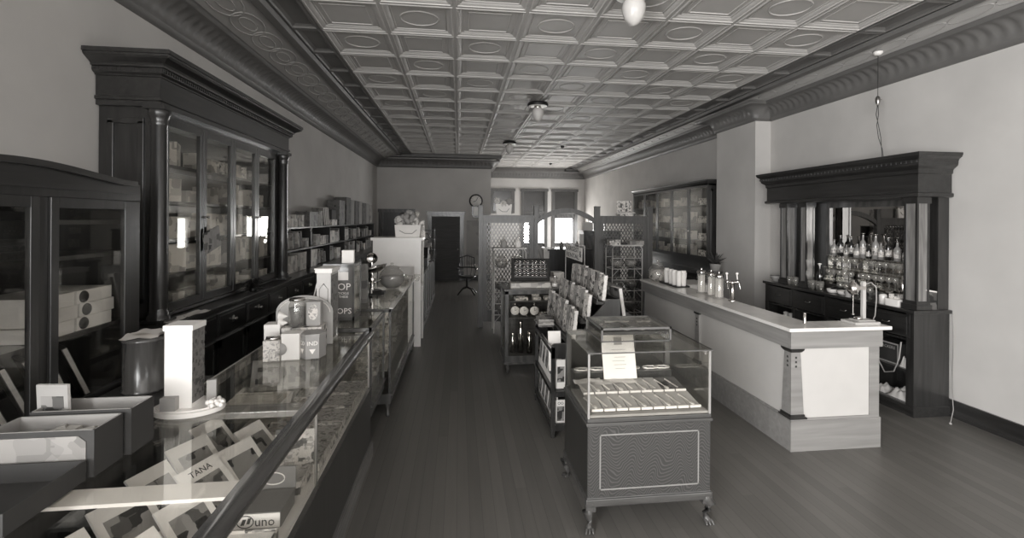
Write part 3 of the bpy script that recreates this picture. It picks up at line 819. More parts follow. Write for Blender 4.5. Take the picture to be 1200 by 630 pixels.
# front rail: rounded nosing
mb = MB()
poly = [(-.036, -.034), (.018, -.034), (.034, -.022), (.040, -.004), (.036, .012), (.022, .022), (-.036, .022)]
mb.prism(poly, lambda u, v, t: (FXc+u-.005, t, ZT+v-.012), y0, y1+.015, 0, True)
build(mb, 'front_rail', M['midy'], c1)
build(MB().box(BXc-.012, BXc+.02, y0, y1, ZT-.045, ZT-.007), 'back_rail', M['midy'], c1)
for i, (a, b) in enumerate(((2.40, 2.50), (y1-.05, y1+.012))):
    build(MB().box(BXc+.02 if i == 0 else BXc+.02, FXc-.04, a, b, ZT-.04, ZT-.008), 'cross_rail', wood('pale_cross_rail', .22, .34, .22, 'x', .6), c1, bev=.004)
build(MB().box(BXc+.02, FXc-.04, 1.68, 1.78, ZT-.02, ZT-.008), 'cross_rail', M['paper'], c1, 'white cross rail under the glass top')  # this rail is plain white along its length
build(MB().box(BXc-.01, FXc-.035, y0, y1, ZT-.007, ZT), 'glass_top', M['pane'], c1)
build(MB().box(BXc-.014, BXc-.0105, y0, y1, ZT-.006, ZT+.001), 'glass_edge', flat('ground_pale_edge', .55, .3), c1)
build(MB().box(FXc-.004, FXc, y0+.02, 2.495, .565, ZT-.045).box(FXc-.004, FXc, 2.505, y1-.02, .565, ZT-.045), 'front_pane', M['pane'], c1)
build(MB().box(BXc+.02, FXc-.02, y1-.012, y1-.007, .565, ZT-.045), 'end_pane', M['pane'], c1)
for yy in (2.50, y1-.008): build(MB().cb(FXc-.001, yy, .56, .012, .012, ZT-.60), 'glazing_bar', M['brass'], c1)
build(MB().box(BXc, BXc+.02, y0, y1, .56, .62).box(BXc, BXc+.02, y1-.05, y1, .56, ZT-.04).box(BXc, BXc+.02, 2.42, 2.48, .56, ZT-.04).box(BXc, BXc+.02, 3.1, 3.16, .56, ZT-.04), 'back_frame', M['mid'], c1)

def openbox(t, w, d, h, mat, matin=None, th=.006):
    """box with four sides and a bottom in local coordinates"""
    mb = MB().box(-w/2, w/2, -d/2, d/2, 0, th).box(-w/2, -w/2+th, -d/2, d/2, th, h).box(w/2-th, w/2, -d/2, d/2, th, h).box(-w/2+th, w/2-th, -d/2, -d/2+th, th, h).box(-w/2+th, w/2-th, d/2-th, d/2, th, h)
    return build(mb, 'box_body', mat, t)
def cigar_box(x, y, z, rz, label, w=.15, d=.21, h=.055, lid=True, name='cigar_box', inner='cigar', group='cigar boxes along the front of the near counter'):
    t = thing(name, label, 'box', (0, 0, 0), group, world=False)
    openbox(t, w, d, h, M['label'])
    build(MB().box(-w/2+.006, w/2-.006, -d/2+.006, d/2-.006, .006, h-.012), 'contents', M[inner], t)
    if lid:
        b = MB().box(-w/2, w/2, 0, .005, 0, w*.8); Mx = frame(0, d/2, h, -.25, 0, 0)
        build(MB().add([Mx @ Vector(p) for p in b.v], b.f), 'lid', M['label'], t)
    t.location = (x, y, z); t.rotation_euler = (0, 0, rz)
    return t
zd = .577
ys = [3.76, 3.50, 3.24, 2.98, 2.72]
for i, y in enumerate(ys):
    cigar_box(-.83, y, zd, .02*(-1)**i, 'open flat box of rolled goods behind the front glass, %s from the far end' % ORD[i], .20, .24, .055, False)
for i, (y, dx) in enumerate(((3.62, 0), (3.32, .01), (3.02, 0))):
    cigar_box(-1.07, y, zd, 0, 'open cigar box in the second row, %s from the far end' % ORD[i], .19, .2, .07, False, group='lidded cigar boxes in the near counter')
# the box whose end carries printed lettering
cb = thing('cigar_box', 'white-ended cigar box lettered uno with a round emblem, at the near front', 'box', (-.86, 2.22, zd))
build(MB().box(-.965, -.765, 2.16, 2.34, zd, zd+.07), 'box_body', M['carton'], cb)
build(MB().box(-.962, -.768, 2.157, 2.1595, zd+.004, zd+.066), 'end_label', M['paper'], cb)
textmesh('uno', .055, frame(-.83, 2.1565, zd+.03, PI/2), M['ink'], cb)
mb = MB()
mb.tube([(-.91+.034*math.cos(2*PI*k/24), 2.156, zd+.034+.026*math.sin(2*PI*k/24)) for k in range(24)], .0022, 4, 0, True)
mb.prism([(-.93, .02), (-.915, .02), (-.905, .045), (-.92, .045)], lambda u, v, t: (u, t, zd+v), 2.1555, 2.157).prism([(-.905, .025), (-.892, .025), (-.885, .05), (-.898, .05)], lambda u, v, t: (u, t, zd+v), 2.1555, 2.157)
build(mb, 'round_emblem', M['ink'], cb)
mb = MB().box(-.965, -.765, 2.35, 2.356, zd+.06, zd+.17)
build(mb, 'lid', M['carton'], cb)
build(MB().tube([(-.865+.05*math.cos(2*PI*k/24), 2.349, zd+.115+.028*math.sin(2*PI*k/24)) for k in range(24)], .003, 4, 0, True), 'lid_ring', M['paper'], cb)
cigar_box(-.86, 2.50, zd, 0, 'open lidded cigar box standing just behind the lettered box', .2, .2, .065, True, group='lidded cigar boxes in the near counter')
cigar_box(-.85, 1.95, zd, 0, 'wide pale open box nearest the camera behind the front glass', .21, .26, .05, False, inner='paper', group='lidded cigar boxes in the near counter')
cigar_box(-.84, 1.66, zd, 0, 'pale open box at the very front end of the near counter', .21, .24, .05, False, inner='spread', group='lidded cigar boxes in the near counter')

# magazines propped on the deck, slanting back
def magazine(x, y, z, rz, lean, w, h, mat, label, title=None, grp='magazines propped in the near counter', name='magazine'):
    t = thing(name, label, 'magazine', (0, 0, 0), grp, world=False)
    build(MB().box(-w/2, w/2, 0, .010, 0, h), 'pages', M['page'], t)
    build(MB().box(-w/2, w/2, -.0015, 0, 0, h), 'cover', (M['card'] if name == 'picture_card' else M['paper']) if title is not None else M['cover'], t)
    build(MB().box(-w*.36, w*.36, -.003, -.0015, h*.22, h*.76), 'cover_picture', mat, t)
    if title: textmesh(title, h*.14, frame(0, -.0016, h*.87, PI/2), M['ink'], t, 'title')
    t.location = (x, y, z); t.rotation_euler = (-lean, 0, rz)
    return t
mags = []
for r_, (xb_, zz, n, rowname) in enumerate(((-.99, .60, 7, 'front'), (-1.17, .66, 7, 'back'))):
    for k in range(n):
        y = 2.70-k*.235-(.08 if r_ else 0)
        mags.append((xb_+.02*(k % 2), y, zz, PI/2-.35-.1*(k % 2), .80, .20 if k % 2 else .18, .25, rowname, k))
for (x, y, zz, rz, ln, w, h, rowname, k) in mags:
    big = rowname == 'front' and k == 2
    magazine(x, y, zz, rz, ln, w+(.03 if big else 0), h+(.04 if big else 0), M['photo'], ('magazine lettered TANA over a large dark picture, in the near counter' if big else '%s magazine leaning in the %s row of the near counter, %s from the far end' % (['picture', 'portrait', 'pale'][k % 3], rowname, ORD[k])), 'TANA' if big else '')
# boxes and jars on the shelf at the back of the case
def lidded_tray(x, y, z, label):
    t = thing('storage_tray', label, 'tray', (x, y, z))
    pr = []
    def ring(w, d, zz): return [(x-w/2, y-d/2, zz), (x+w/2, y-d/2, zz), (x+w/2, y+d/2, zz), (x-w/2, y+d/2, zz)]
    def loft(rs, cap=True):
        vs = sum(rs, []); fs = []
        for i in range(len(rs)-1):
            for k in range(4): fs.append((i*4+k, i*4+(k+1) % 4, (i+1)*4+(k+1) % 4, (i+1)*4+k))
        if cap: fs.append(tuple(range(len(vs)-4, len(vs)))); fs.append((3, 2, 1, 0))
        return MB().add(vs, fs)
    build(loft([ring(.30, .20, z), ring(.33, .23, z+.07), ring(.31, .21, z+.07), ring(.29, .19, z+.02)]), 'tray_body', M['white'], t, bev=.004)
    build(loft([ring(.26, .17, z+.03), ring(.27, .18, z+.085), ring(.22, .13, z+.12), ring(.18, .1, z+.11)]), 'tray_cover', M['clear'], t)
    return t
lidded_tray(-1.20, 3.02, .76, 'white lidded tray seen through the top of the near counter')
magazine(-1.29, 3.36, .757, .1, .3, .20, .2, M['photo'], 'small framed picture card beside the white tray, under the counter glass', '', name='picture_card')
magazine(-1.10, 3.38, .757, .1, .25, .16, .2, M['photo'], 'pale printed card standing right of the white tray under the glass', '', name='picture_card')
magazine(-1.29, 3.66, .757, 0, .3, .16, .18, M['photo'], 'small picture card at the far back corner of the near counter', '', name='picture_card')

# ---- things on the near glass top ----
zt = ZT+.0008
tb = thing('tall_display_box', 'tall white upright box with printed side standing on the near counter', 'box', (-1.30, 2.43, zt))
build(MB().box(-1.365, -1.245, 2.38, 2.49, zt+.03, zt+.415), 'box_body', M['paper'], tb)
build(MB().box(-1.2449, -1.2435, 2.382, 2.488, zt+.05, zt+.41), 'printed_side', printed('grey_fine_print', .3, .1, 60, 90), tb)
build(MB().box(-1.37, -1.24, 2.375, 2.495, zt+.395, zt+.42), 'lid', M['paper'], tb)
mb = MB(); n = 28
pts = [(-1.285+.155*math.cos(2*PI*k/n), 2.44+.115*math.sin(2*PI*k/n)) for k in range(n)]
mb.prism(pts, lambda u, v, t: (u, v, t), zt, zt+.022, 0, True)
pts2 = [(-1.285+.14*math.cos(2*PI*k/n), 2.44+.10*math.sin(2*PI*k/n)) for k in range(n)]
mb.prism(pts2, lambda u, v, t: (u, v, t), zt+.022, zt+.03, 0, True)
build(mb, 'oval_base', M['milk'], tb)
build(MB().box(-1.365, -1.30, 2.345, 2.3795, zt+.03, zt+.09), 'front_block', M['card'], tb)
mb = MB()
sp = thing('candy_card', 'small grey box standing at the foot of the tall white box', 'box', (-1.195, 2.46, zt+.031))
Mx = frame(-1.195, 2.46, zt+.031, 0, 0, .3)
build(MB().add([Mx @ Vector(p) for p in MB().box(-.02, .02, -.012, .012, 0, .105).v], MB().box(0, 1, 0, 1, 0, 1).f), 'box_body', M['card'], sp)
mb = MB()
for k in range(26):
    a = R.uniform(-.4, 1.2); r = R.uniform(.02, .10)
    mb.ball((-1.20+r*math.cos(a)*.9, 2.39+r*math.sin(a)*.9, zt+.036+R.uniform(0, .02)), R.uniform(.007, .013), 7)
build(mb, 'wrapped_sweets', M['milk'], None, 'little heap of pale sweets on the oval base of the tall box', 'sweets', kind='stuff')

# open cartons at the lower left
def carton(x0, x1, y0, y1, z0, h, label, mat, flap=True, fill=True):
    t = thing('open_carton', label, 'box', ((x0+x1)/2, (y0+y1)/2, z0), 'open cartons on the near counter')
    th = .006
    build(MB().box(x0, x1, y0, y1, z0, z0+th).box(x0, x0+th, y0, y1, z0+th, z0+h).box(x1-th, x1, y0, y1, z0+th, z0+h).box(x0+th, x1-th, y0, y0+th, z0+th, z0+h).box(x0+th, x1-th, y1-th, y1, z0+th, z0+h), 'carton_body', mat, t)
    if flap:
        build(MB().box(x0+th, x1-th, y1-.002, y1+.10, z0+h, z0+h+.004), 'flap', M['card'], t)
    if fill:
        mb = MB()
        for k in range(14):
            cx = R.uniform(x0+.03, x1-.03); cy = R.uniform(y0+.03, y1-.03)
            mb.ob(frame(cx, cy, z0+h*.62+R.uniform(0, .02), R.uniform(-.3, .3), R.uniform(-.3, .3), R.uniform(0, 3)), .05, .035, .02)
        o = build(mb, 'packed_goods', M['boxes'], t, kind=None)
    return t
carton(-1.62, -1.265, 2.0, 2.135, zt, .18, 'far dark open carton with pale inside, next to the tall white box', M['cartond'], False, False)
carton(-1.64, -1.285, 1.84, 1.985, zt, .17, 'middle dark open carton of small packets with a pale front label', M['cartond'], False)
carton(-1.66, -1.30, 1.52, 1.825, zt, .07, 'lowest dark open carton at the left edge of the near counter', M['cartond'], False, False)
for nm, (x0, x1, y0_, y1_, h_) in (('open_carton', (-1.62, -1.265, 2.0, 2.135, .18)), ('open_carton.001', (-1.64, -1.285, 1.84, 1.985, .17))):
    a = .0065
    build(MB().box(x0+a, x0+a+.001, y0_+a, y1_-a, zt+.01, zt+h_).box(x1-a-.001, x1-a, y0_+a, y1_-a, zt+.01, zt+h_).box(x0+a, x1-a, y1_-a-.001, y1_-a, zt+.01, zt+h_).box(x0+a, x1-a, y0_+a, y0_+a+.001, zt+.01, zt+h_).box(x0, x1, y0_, y0_+.006, zt+h_, zt+h_+.001).box(x0, x1, y1_-.006, y1_, zt+h_, zt+h_+.001).box(x0, x0+.006, y0_, y1_, zt+h_, zt+h_+.001).box(x1-.006, x1, y0_, y1_, zt+h_, zt+h_+.001), 'paper_lining', M['card'], bpy.data.objects[nm])
b = MB().prism([(-1.63, .02), (-1.31, .02), (-1.31, .13), (-1.335, .15), (-1.63, .15)], lambda u, v, t: (u, t, zt+v), 1.8365, 1.8395)
build(b, 'carton_label', printed('label_sheet', .42, .25, 12, 8), bpy.data.objects['open_carton.001'])
magazine(-1.575, 2.05, zt+.08, -.1, -.05, .12, .19, M['photo'], 'picture card standing up in the far open carton at the photo left edge', '', name='picture_card')
# cluster of packets and jars in the middle of the top
def jar_square(x, y, z, w, h, mat, label, cap=True, rz=0, name='square_jar', goods=None, grp=None):
    t = thing(name, label, 'jar', (0, 0, 0), grp, world=False)
    build(MB().box(-w/2, w/2, -w/2, w/2, 0, h), 'jar_body', mat, t, bev=.004)
    if goods: build(MB().box(-w/2+.004, w/2-.004, -w/2+.004, w/2-.004, .004, h*.8), 'contents', goods, t)
    if cap: build(MB().lathe([(.001, h+.018), (w*.42, h+.018), (w*.44, h+.004), (w*.40, h+.0005)], (0, 0, 0), 18), 'lid', M['chrome'], t)
    t.location = (x, y, z); t.rotation_euler = (0, 0, rz)
    return t
jar_square(-1.20, 3.24, zt, .10, .135, M['label'], 'square tin with floral print and glass cap, front left of the packet cluster', True, .1, 'square_tin')
place_box('packet', .11, .10, .17, -1.09, 3.27, zt, .05, M['paper'], 'plain white upright packet beside the floral square tin', 'box')
t = thing('fan_card', 'dark round fan-shaped card stuck behind the white packet', 'card', (-1.15, 3.2, zt+.05))
build(MB().lathe([(.001, 0), (.04, 0), (.04, .003), (.001, .003)], (-1.145, 3.205, zt+.075), 20, 0, 'y'), 'card', M['card'], t)
ht = thing('hexagonal_box', 'grey six-sided box with white triangle mark and lettering on the near counter', 'box', (-.97, 3.30, zt))
hp = [(-.97+.082*math.cos(PI/3*k+.25), 3.30+.082*math.sin(PI/3*k+.25)) for k in range(6)]
build(MB().prism(hp, lambda u, v, t: (u, v, t), zt, zt+.155), 'box_body', flat('grey_lithograph', .3, .45), ht)
build(MB().prism([(-.97+.086*math.cos(PI/3*k+.25), 3.30+.086*math.sin(PI/3*k+.25)) for k in range(6)], lambda u, v, t: (u, v, t), zt+.14, zt+.162), 'lid', M['card'], ht)
for k, tx in ((3, 'CO'), (4, 'IND')):
    a = PI/3*(k+.5)+.25; r = .082*math.cos(PI/6)+.001
    Mx = frame(-.97+r*math.cos(a), 3.30+r*math.sin(a), zt+.10, PI/2, 0, a+PI/2)
    textmesh(tx, .038, Mx, M['paper'], ht)
    Mx = frame(-.97+r*math.cos(a), 3.30+r*math.sin(a), zt+.05, PI/2, 0, a+PI/2)
    build(MB().add([Mx @ Vector(p) for p in [(-.02, .014, .001), (.02, .014, .001), (0, -.02, .001)]], [(0, 1, 2)]), 'triangle_mark', M['paper'], ht)
# shelf-like flat box with jars standing on it
fb = place_box('flat_box', .26, .16, .17, -1.075, 3.47, zt, .05, M['label'], 'wide pale box behind the packet cluster carrying two jars', 'box')
j = thing('candy_jar', 'left glass jar with dark contents on the wide pale box', 'jar', (-1.12, 3.45, zt+.172))
build(MB().lathe([(.045, 0), (.055, .01), (.055, .15), (.045, .17), (.05, .18)], (-1.12, 3.45, zt+.172), 24), 'jar_body', M['clear'], j)
build(MB().lathe([(.001, .004), (.05, .006), (.05, .13), (.001, .13)], (-1.12, 3.45, zt+.172), 20), 'contents', M['coverd'], j)
build(MB().lathe([(.001, .2), (.05, .195), (.054, .18), (.001, .18)], (-1.12, 3.45, zt+.172), 20), 'lid', M['chrome'], j)
j2 = thing('picture_tin', 'pale rounded square tin with a white figure picture, right on the wide box', 'tin', (-1.0, 3.46, zt+.172))
build(MB().box(-1.055, -.955, 3.42, 3.50, zt+.172, zt+.345), 'tin_body', M['card'], j2, bev=.012)
build(MB().prism([(-1.005+.032*math.cos(2*PI*k/20), .10+.055*math.sin(2*PI*k/20)) for k in range(20)], lambda u, v, t: (u, t, zt+.172+v), 3.4175, 3.4195), 'oval_picture', M['label'], j2)
# scalloped bowls beside the jars
for k, zz in enumerate((.20, .245)):
    t = thing('paper_cornet', ['lower', 'upper'][k]+' white scalloped paper cone sticking out left of the candy jar', 'cone', (-1.19, 3.42, zt+zz), 'scalloped paper cones by the candy jar')
    build(MB().lathe([(.004, 0), (.03, .05), (.036, .052), (.03, .048), (.003, .001)], (-1.178, 3.43, zt+zz), 14, 0, 'x').xf(Matrix.Translation((-2.356, 0, 0)) @ Matrix.Scale(-1, 4, (1, 0, 0))), 'paper', M['paper'], t)
place_box('packet', .10, .10, .195, -1.27, 3.44, zt, .1, M['paper'], 'white packet left of the wide box under the scalloped cones', 'box')
# arched white sign board + tall printed upright box
ab = thing('arched_card', 'grey-white arched display card behind the jars on the near counter', 'card', (-1.12, 3.62, zt))
pts = [(-1.32, 0)]+[(-1.12+.20*math.cos(PI-PI*k/16), .24+.12*math.sin(PI*k/16)) for k in range(17)]+[(-.92, 0)]
build(MB().prism(pts, lambda u, v, t: (u, t, zt+v), 3.61, 3.618), 'board', flat('pale_grey_board', .42, .6), ab)
build(MB().tube([(-1.12+.18*math.cos(PI-PI*k/16), 3.606, zt+.235+.105*math.sin(PI*k/16)) for k in range(17)], .004, 4), 'border_line', M['paper'], ab)
ub = thing('upright_dispenser', 'tall upright white cabinet box with ornate printed side on the near counter', 'box', (-.98, 3.76, zt))
build(MB().box(-1.045, -.945, 3.64, 3.86, zt, zt+.52), 'box_body', flat('cream_tin', .5, .35), ub)
build(MB().box(-.945, -.943, 3.65, 3.85, zt+.02, zt+.50), 'printed_side', printed('ornate_print', .34, .12, 45, 60), ub)
build(MB().box(-1.055, -.935, 3.63, 3.87, zt+.52, zt+.545).box(-1.06, -.93, 3.625, 3.875, zt+.545, zt+.553), 'lid', M['paper'], ub)
build(MB().tube([(-1.025, 3.638, zt+.05), (-1.025, 3.638, zt+.40), (-.995, 3.638, zt+.44), (-.965, 3.638, zt+.40), (-.965, 3.638, zt+.05)], .003, 4, 0, True), 'front_border', M['card'], ub)
t = thing('cone_stack', 'white glass cylinder and small dish at the foot of the upright printed box', 'bottle', (-.925, 3.72, zt))
build(MB().lathe([(.001, 0), (.014, 0), (.014, .05), (.006, .07), (.006, .1)], (-.92, 3.72, zt), 12), 'bottle_body', M['clear'], t)

# ---- second case (far side of the near one) ----
def glass_case(name, label, x0, x1, y0, y1, zb, ztop, legs, stripe=False, shelves=(.62, .82), group=None):
    t = thing(name, label, 'showcase', ((x0+x1)/2, (y0+y1)/2, 0), group)
    build(MB().box(x0, x1, y0, y1, zb, zb+.08).box(x0-.01, x1+.015, y0-.01, y1+.01, zb+.08, zb+.10), 'base', M['mid'], t, bev=.003)
    fr = MB()
    for a, b in ((x1-.02, y0), (x1-.02, y1-.02), (x0, y0), (x0, y1-.02)): fr.box(a, a+.02, b, b+.02, zb+.10, ztop-.03)
    fr.box(x1-.025, x1+.005, y0, y1, ztop-.04, ztop-.008).box(x0, x0+.03, y0, y1, ztop-.04, ztop-.008).box(x0, x1, y0, y0+.025, ztop-.04, ztop-.008).box(x0, x1, y1-.025, y1, ztop-.04, ztop-.008)
    build(fr, 'frame', M['midy'], t)
    build(MB().box(x0+.02, x1-.02, y0, y1, ztop-.008, ztop), 'glass_top', M['pane'], t)
    build(MB().box(x1-.012, x1-.008, y0+.02, y1-.02, zb+.10, ztop-.04), 'front_pane', M['pane'], t)
    build(MB().box(x0+.02, x1-.02, y0+.008, y0+.012, zb+.10, ztop-.04), 'end_pane', M['pane'], t)
    for s_ in shelves: build(MB().box(x0+.02, x1-.04, y0+.02, y1-.02, s_-.008, s_), 'shelf', M['card'] if s_ == shelves[0] else M['cleara'], t)
    build(MB().box(x0, x0+.012, y0+.02, y1-.02, zb+.1, ztop-.04), 'back_panel', M['mid'], t)
    if stripe: build(MB().box(x1-.02, x1+.02, y0, y1, ztop-.006, ztop+.003), 'marble_edge', M['marble'], t)
    if legs:
        for a, b in ((x0+.04, y0+.04), (x1-.03, y0+.03), (x0+.04, y1-.04), (x1-.03, y1-.04)):
            build(MB().lathe([(.012, 0), (.02, .01), (.022, .03), (.013, .05), (.016, .09), (.028, .12), (.03, zb)], (a, b, 0), 14), 'leg', M['mid'], t)
    return t
glass_case('display_counter', 'short glass case joining the near counter and the footed glass case', -1.36, -.70, 3.95, 4.63, .30, 1.04, False, False, (.50, .72))
glass_case('display_counter', 'footed glass case with pale top edge carrying the scale and fish bowl', -1.32, -.645, 4.66, 7.0, .13, 1.06, True, True, (.45, .75))
# small wares inside those two
for ci, (a, b, z, n, w) in enumerate(((4.05, 4.55, .501, 3, 'on the lower shelf of the short glass case'), (4.05, 4.55, .721, 3, 'on the upper shelf of the short glass case'), (4.8, 6.9, .451, 9, 'on the lower shelf of the footed glass case'), (4.8, 6.9, .751, 9, 'on the upper shelf of the footed glass case'))):
    for i in range(n):
        y = a+(b-a)*(i+.5)/n
        cigar_box(-.82-.02*(i % 2), y, z, R.uniform(-.1, .1), 'small open box %s, %s from near end' % (w, ORD[i]), .16, .15, .045, i % 3 == 1, name='ware_box', inner='spread', group='small boxes in the far glass cases')
# cough drop cabinet
zc = 1.0605
z2 = 1.0405
dc = thing('cough_drop_case', 'glass-fronted cough drop cabinet lettered STOP and DROPS beyond the printed box', 'cabinet', (-1.03, 4.36, z2))
x0, x1, ya, yb2 = -1.16, -.90, 4.22, 4.52
build(MB().box(x0, x1, ya, yb2, z2, z2+.03).box(x0, x1, ya, yb2, z2+.46, z2+.49).box(x0, x0+.015, ya, ya+.015, z2, z2+.46).box(x1-.015, x1, ya, ya+.015, z2, z2+.46).box(x0, x0+.015, yb2-.015, yb2, z2, z2+.46).box(x1-.015, x1, yb2-.015, yb2, z2, z2+.46), 'frame', M['mid'], dc)
build(MB().box(x0+.015, x1-.015, ya+.006, ya+.010, z2+.03, z2+.46), 'front_glass', flat('painted_glass', .14, .2, coat=.6), dc)
build(MB().box(x1-.009, x1-.005, ya+.015, yb2-.015, z2+.03, z2+.46), 'side_glass', M['pane'], dc)
for s_, sz, zz in (('STOP', .085, .29), ('THAT TICKLE', .028, .235), ('WITH THESE', .028, .205), ('DROPS', .07, .08)):
    textmesh(s_, sz, frame((x0+x1)/2, ya+.005, z2+zz, PI/2), M['paper'], dc)
build(MB().box(x0+.04, x1-.05, ya+.0035, ya+.0055, z2+.35, z2+.42), 'emblem', M['paper'], dc)
build(MB().box(x0+.03, x1-.03, ya+.02, yb2-.03, z2+.031, z2+.30), 'packets', M['boxes'], dc)
place_box('packet', .10, .09, .11, -.98, 4.36, z2+.4915, .1, M['paper'], 'plain white box on top of the cough drop cabinet', 'box')
place_box('packet', .11, .12, .30, -1.04, 4.78, zc, .05, M['coverd'], 'dark tall printed carton behind the cough drop cabinet', 'box')
place_box('packet', .10, .10, .40, -.98, 5.0, zc, .05, M['boxesd'], 'second tall printed carton behind the cough drop cabinet', 'box')
# leaning cards in a holder between the two
ch = thing('card_holder', 'rack of leaning pale cards between the printed box and the cough drop cabinet', 'holder', (-1.12, 4.05, z2))
build(MB().box(-1.24, -1.0, 3.98, 4.14, z2, z2+.02), 'holder_base', M['dark'], ch)
for k in range(4):
    Mx = frame(-1.235+.035*k, 4.06, z2+.02, 0, .22, .2); b = MB().box(-.004, .004, -.07, .07, 0, .44-.03*k)
    build(MB().add([Mx @ Vector(p) for p in b.v], b.f), 'card', M['boxes'] if k % 2 else M['paper'], ch)
# balance scale
sc = thing('counter_scale', 'nickel balance scale with a wide scoop pan on the footed glass case', 'scale', (-.98, 5.55, zc))
cx, cy = -.98, 5.55
build(MB().lathe([(.001, .05), (.10, .045), (.13, .02), (.14, 0), (.001, 0)], (cx, cy, zc), 24).box(cx-.14, cx+.14, cy-.06, cy+.06, zc, zc+.03), 'scale_base', M['iron'], sc, bev=.003)
build(MB().lathe([(.03, .04), (.02, .08), (.028, .11), (.018, .14), (.035, .17), (.012, .2), (.012, .25)], (cx, cy, zc), 16), 'pillar', M['chrome'], sc)
pr = [(.001, 0), (.06, .01), (.12, .035), (.15, .07), (.155, .072), (.12, .045), (.06, .02), (.001, .01)]
build(MB().lathe(pr, (0, 0, 0), 28).xf(frame(cx+.03, cy, zc+.24, 0, -.25, 0)), 'scoop_pan', M['chrome'], sc)
build(MB().lathe([(.001, 0), (.075, 0), (.08, .01), (.001, .012)], (cx-.13, cy-.02, zc+.15), 20).tube([(cx-.13, cy, zc+.15), (cx, cy, zc+.12), (cx+.1, cy, zc+.16)], .008, 6), 'weight_pan', M['chrome'], sc)
build(MB().lathe([(.06, 0), (.066, .006), (.06, .02), (.001, .02)], (cx-.03, cy+.12, zc+.40), 20, 0, 'y').tube([(cx, cy+.12, zc+.05), (cx-.03, cy+.13, zc+.35)], .012, 6), 'dial', M['chrome'], sc)
mb = MB()
for k in range(5): mb.cyl((cx-.13+.035*k, cy-.11, zc), .013, .03+.012*k, 10)
build(mb, 'weights', M['brass'], sc)
def fishbowl(x, y, z, r, label, grp=None, lid=True, fill='card'):
    t = thing('glass_bowl', label, 'bowl', (0, 0, 0), grp, world=False)
    pr = [(r*.45, .004)]+[(r*math.cos(a), r*.86+r*.86*math.sin(a)) for a in [(-1.1+2.05*k/14) for k in range(15)]]+[(r*.62, r*1.66), (r*.66, r*1.70)]
    build(MB().lathe(pr, (0, 0, 0), 28), 'bowl_glass', M['bowlglass'], t)
    if fill: build(MB().lathe([(.001, .01), (r*.5, .012), (r*.85, r*.5), (r*.9, r*.95), (r*.6, r*1.05), (.001, r*1.1)], (0, 0, 0), 20), 'contents', M[fill], t)
    if lid: build(MB().lathe([(r*.68, r*1.70), (r*.66, r*1.74), (r*.3, r*1.82), (r*.08, r*1.86), (r*.1, r*1.95), (r*.14, r*2.02), (.001, r*2.08)], (0, 0, 0), 20), 'lid', M['bowlglass'], t)
    t.location = (x, y, z)
    return t
fishbowl(-.82, 5.98, zc, .155, 'large round lidded glass bowl on the footed glass case', fill='card')
mb = MB()
for k in range(22): mb.ball((-.74+R.uniform(-.06, .06), 6.62+R.uniform(-.1, .1), zc+.02+R.random()*.06), .02, 7)
gj = thing('glass_cup_group', 'cluster of small glass dishes behind the round lidded bowl', 'dishes', (-.74, 6.6, zc))
for k in range(4): build(MB().lathe([(.02, 0), (.03, .01), (.045, .09), (.042, .09)], (-.84+.09*k, 6.55+.10*(k % 2), zc), 14), 'dish', M['clear'], gj)

# ---- white cabinet / tall frame at the end ----
wf = thing('white_cabinet', 'white painted tall counter cabinet with open lower half at the aisle end', 'cabinet', (-.9, 7.45, 0))
x0, x1 = -1.27, -.56; ya, yb2 = 7.2, 7.75
build(MB().box(x0, x1, ya, ya+.03, 1.21, 1.60), 'front_board', M['white'], wf)
build(MB().box(x0-.03, x1+.02, ya-.02, yb2, 1.60, 1.64), 'top_board', M['white'], wf)
build(MB().box(x1-.10, x1, ya, ya+.04, 0, 1.21), 'leg', M['white'], wf); build(MB().box(x0, x0+.06, ya, ya+.04, 0, 1.21), 'leg', M['white'], wf)
build(MB().box(x1-.03, x1, yb2-.06, yb2, 0, 1.60), 'leg', M['white'], wf); build(MB().box(x0, x0+.03, yb2-.06, yb2, 0, 1.6), 'leg', M['white'], wf)
build(MB().box(x1-.02, x1-.012, ya+.05, yb2-.06, .9, 1.6), 'side_glass', M['pane'], wf)
build(MB().box(x1-.025, x1, ya+.04, yb2-.06, .86, .90).box(x0, x1, yb2-.02, yb2, .6, 1.6), 'rail', M['white'], wf)
def display_basket(x, y, z, w, h, label, heads, d=.12, name='basket_display', fig=False):
    t = thing(name, label, 'display', (x, y, z))
    mb = MB().prism([(-w/2, 0), (w/2, 0), (w/2+.02, h), (-w/2-.015, h)], lambda u, v, s_: (x+u, y+s_, z+v), -d/2, d/2)
    build(mb, 'basket', M['paper'], t)
    build(MB().tube([(x-w*.35, y-d/2-.004, z+h*.55), (x-w*.1, y-d/2-.006, z+h*.30), (x+w*.2, y-d/2-.006, z+h*.3), (x+w*.38, y-d/2-.004, z+h*.6)], .006, 5), 'garland', M['card'], t)
    for q, (dx, dz, r) in enumerate(heads):
        mb = MB()
        for k in range(30):
            a = R.uniform(0, 2*PI); b = math.acos(R.uniform(-1, 1)); rr = r*.72
            mb.ball((x+dx+rr*math.sin(b)*math.cos(a), y+rr*.7*math.sin(b)*math.sin(a), z+dz+rr*math.cos(b)), r*.36, 6)
        build(mb, 'paper_flower', M['cloth'] if q % 2 == 0 else M['card'], t)
    return t
display_basket(-.78, 7.42, 1.641, .36, .19, 'white flower-topped cardboard basket display on the white cabinet', [(-.13, .25, .08), (.0, .30, .12), (.10, .24, .07), (-.04, .22, .07)])
dl = thing('figure_card', 'slim pale display card with a small dark figure behind the basket on the white cabinet', 'display', (-.56, 7.5, 1.641))
build(MB().prism([(-.64, 0), (-.52, 0), (-.54, .26), (-.62, .24)], lambda u, v, t: (u, t, 1.641+v), 7.50, 7.515), 'card', M['label'], dl)
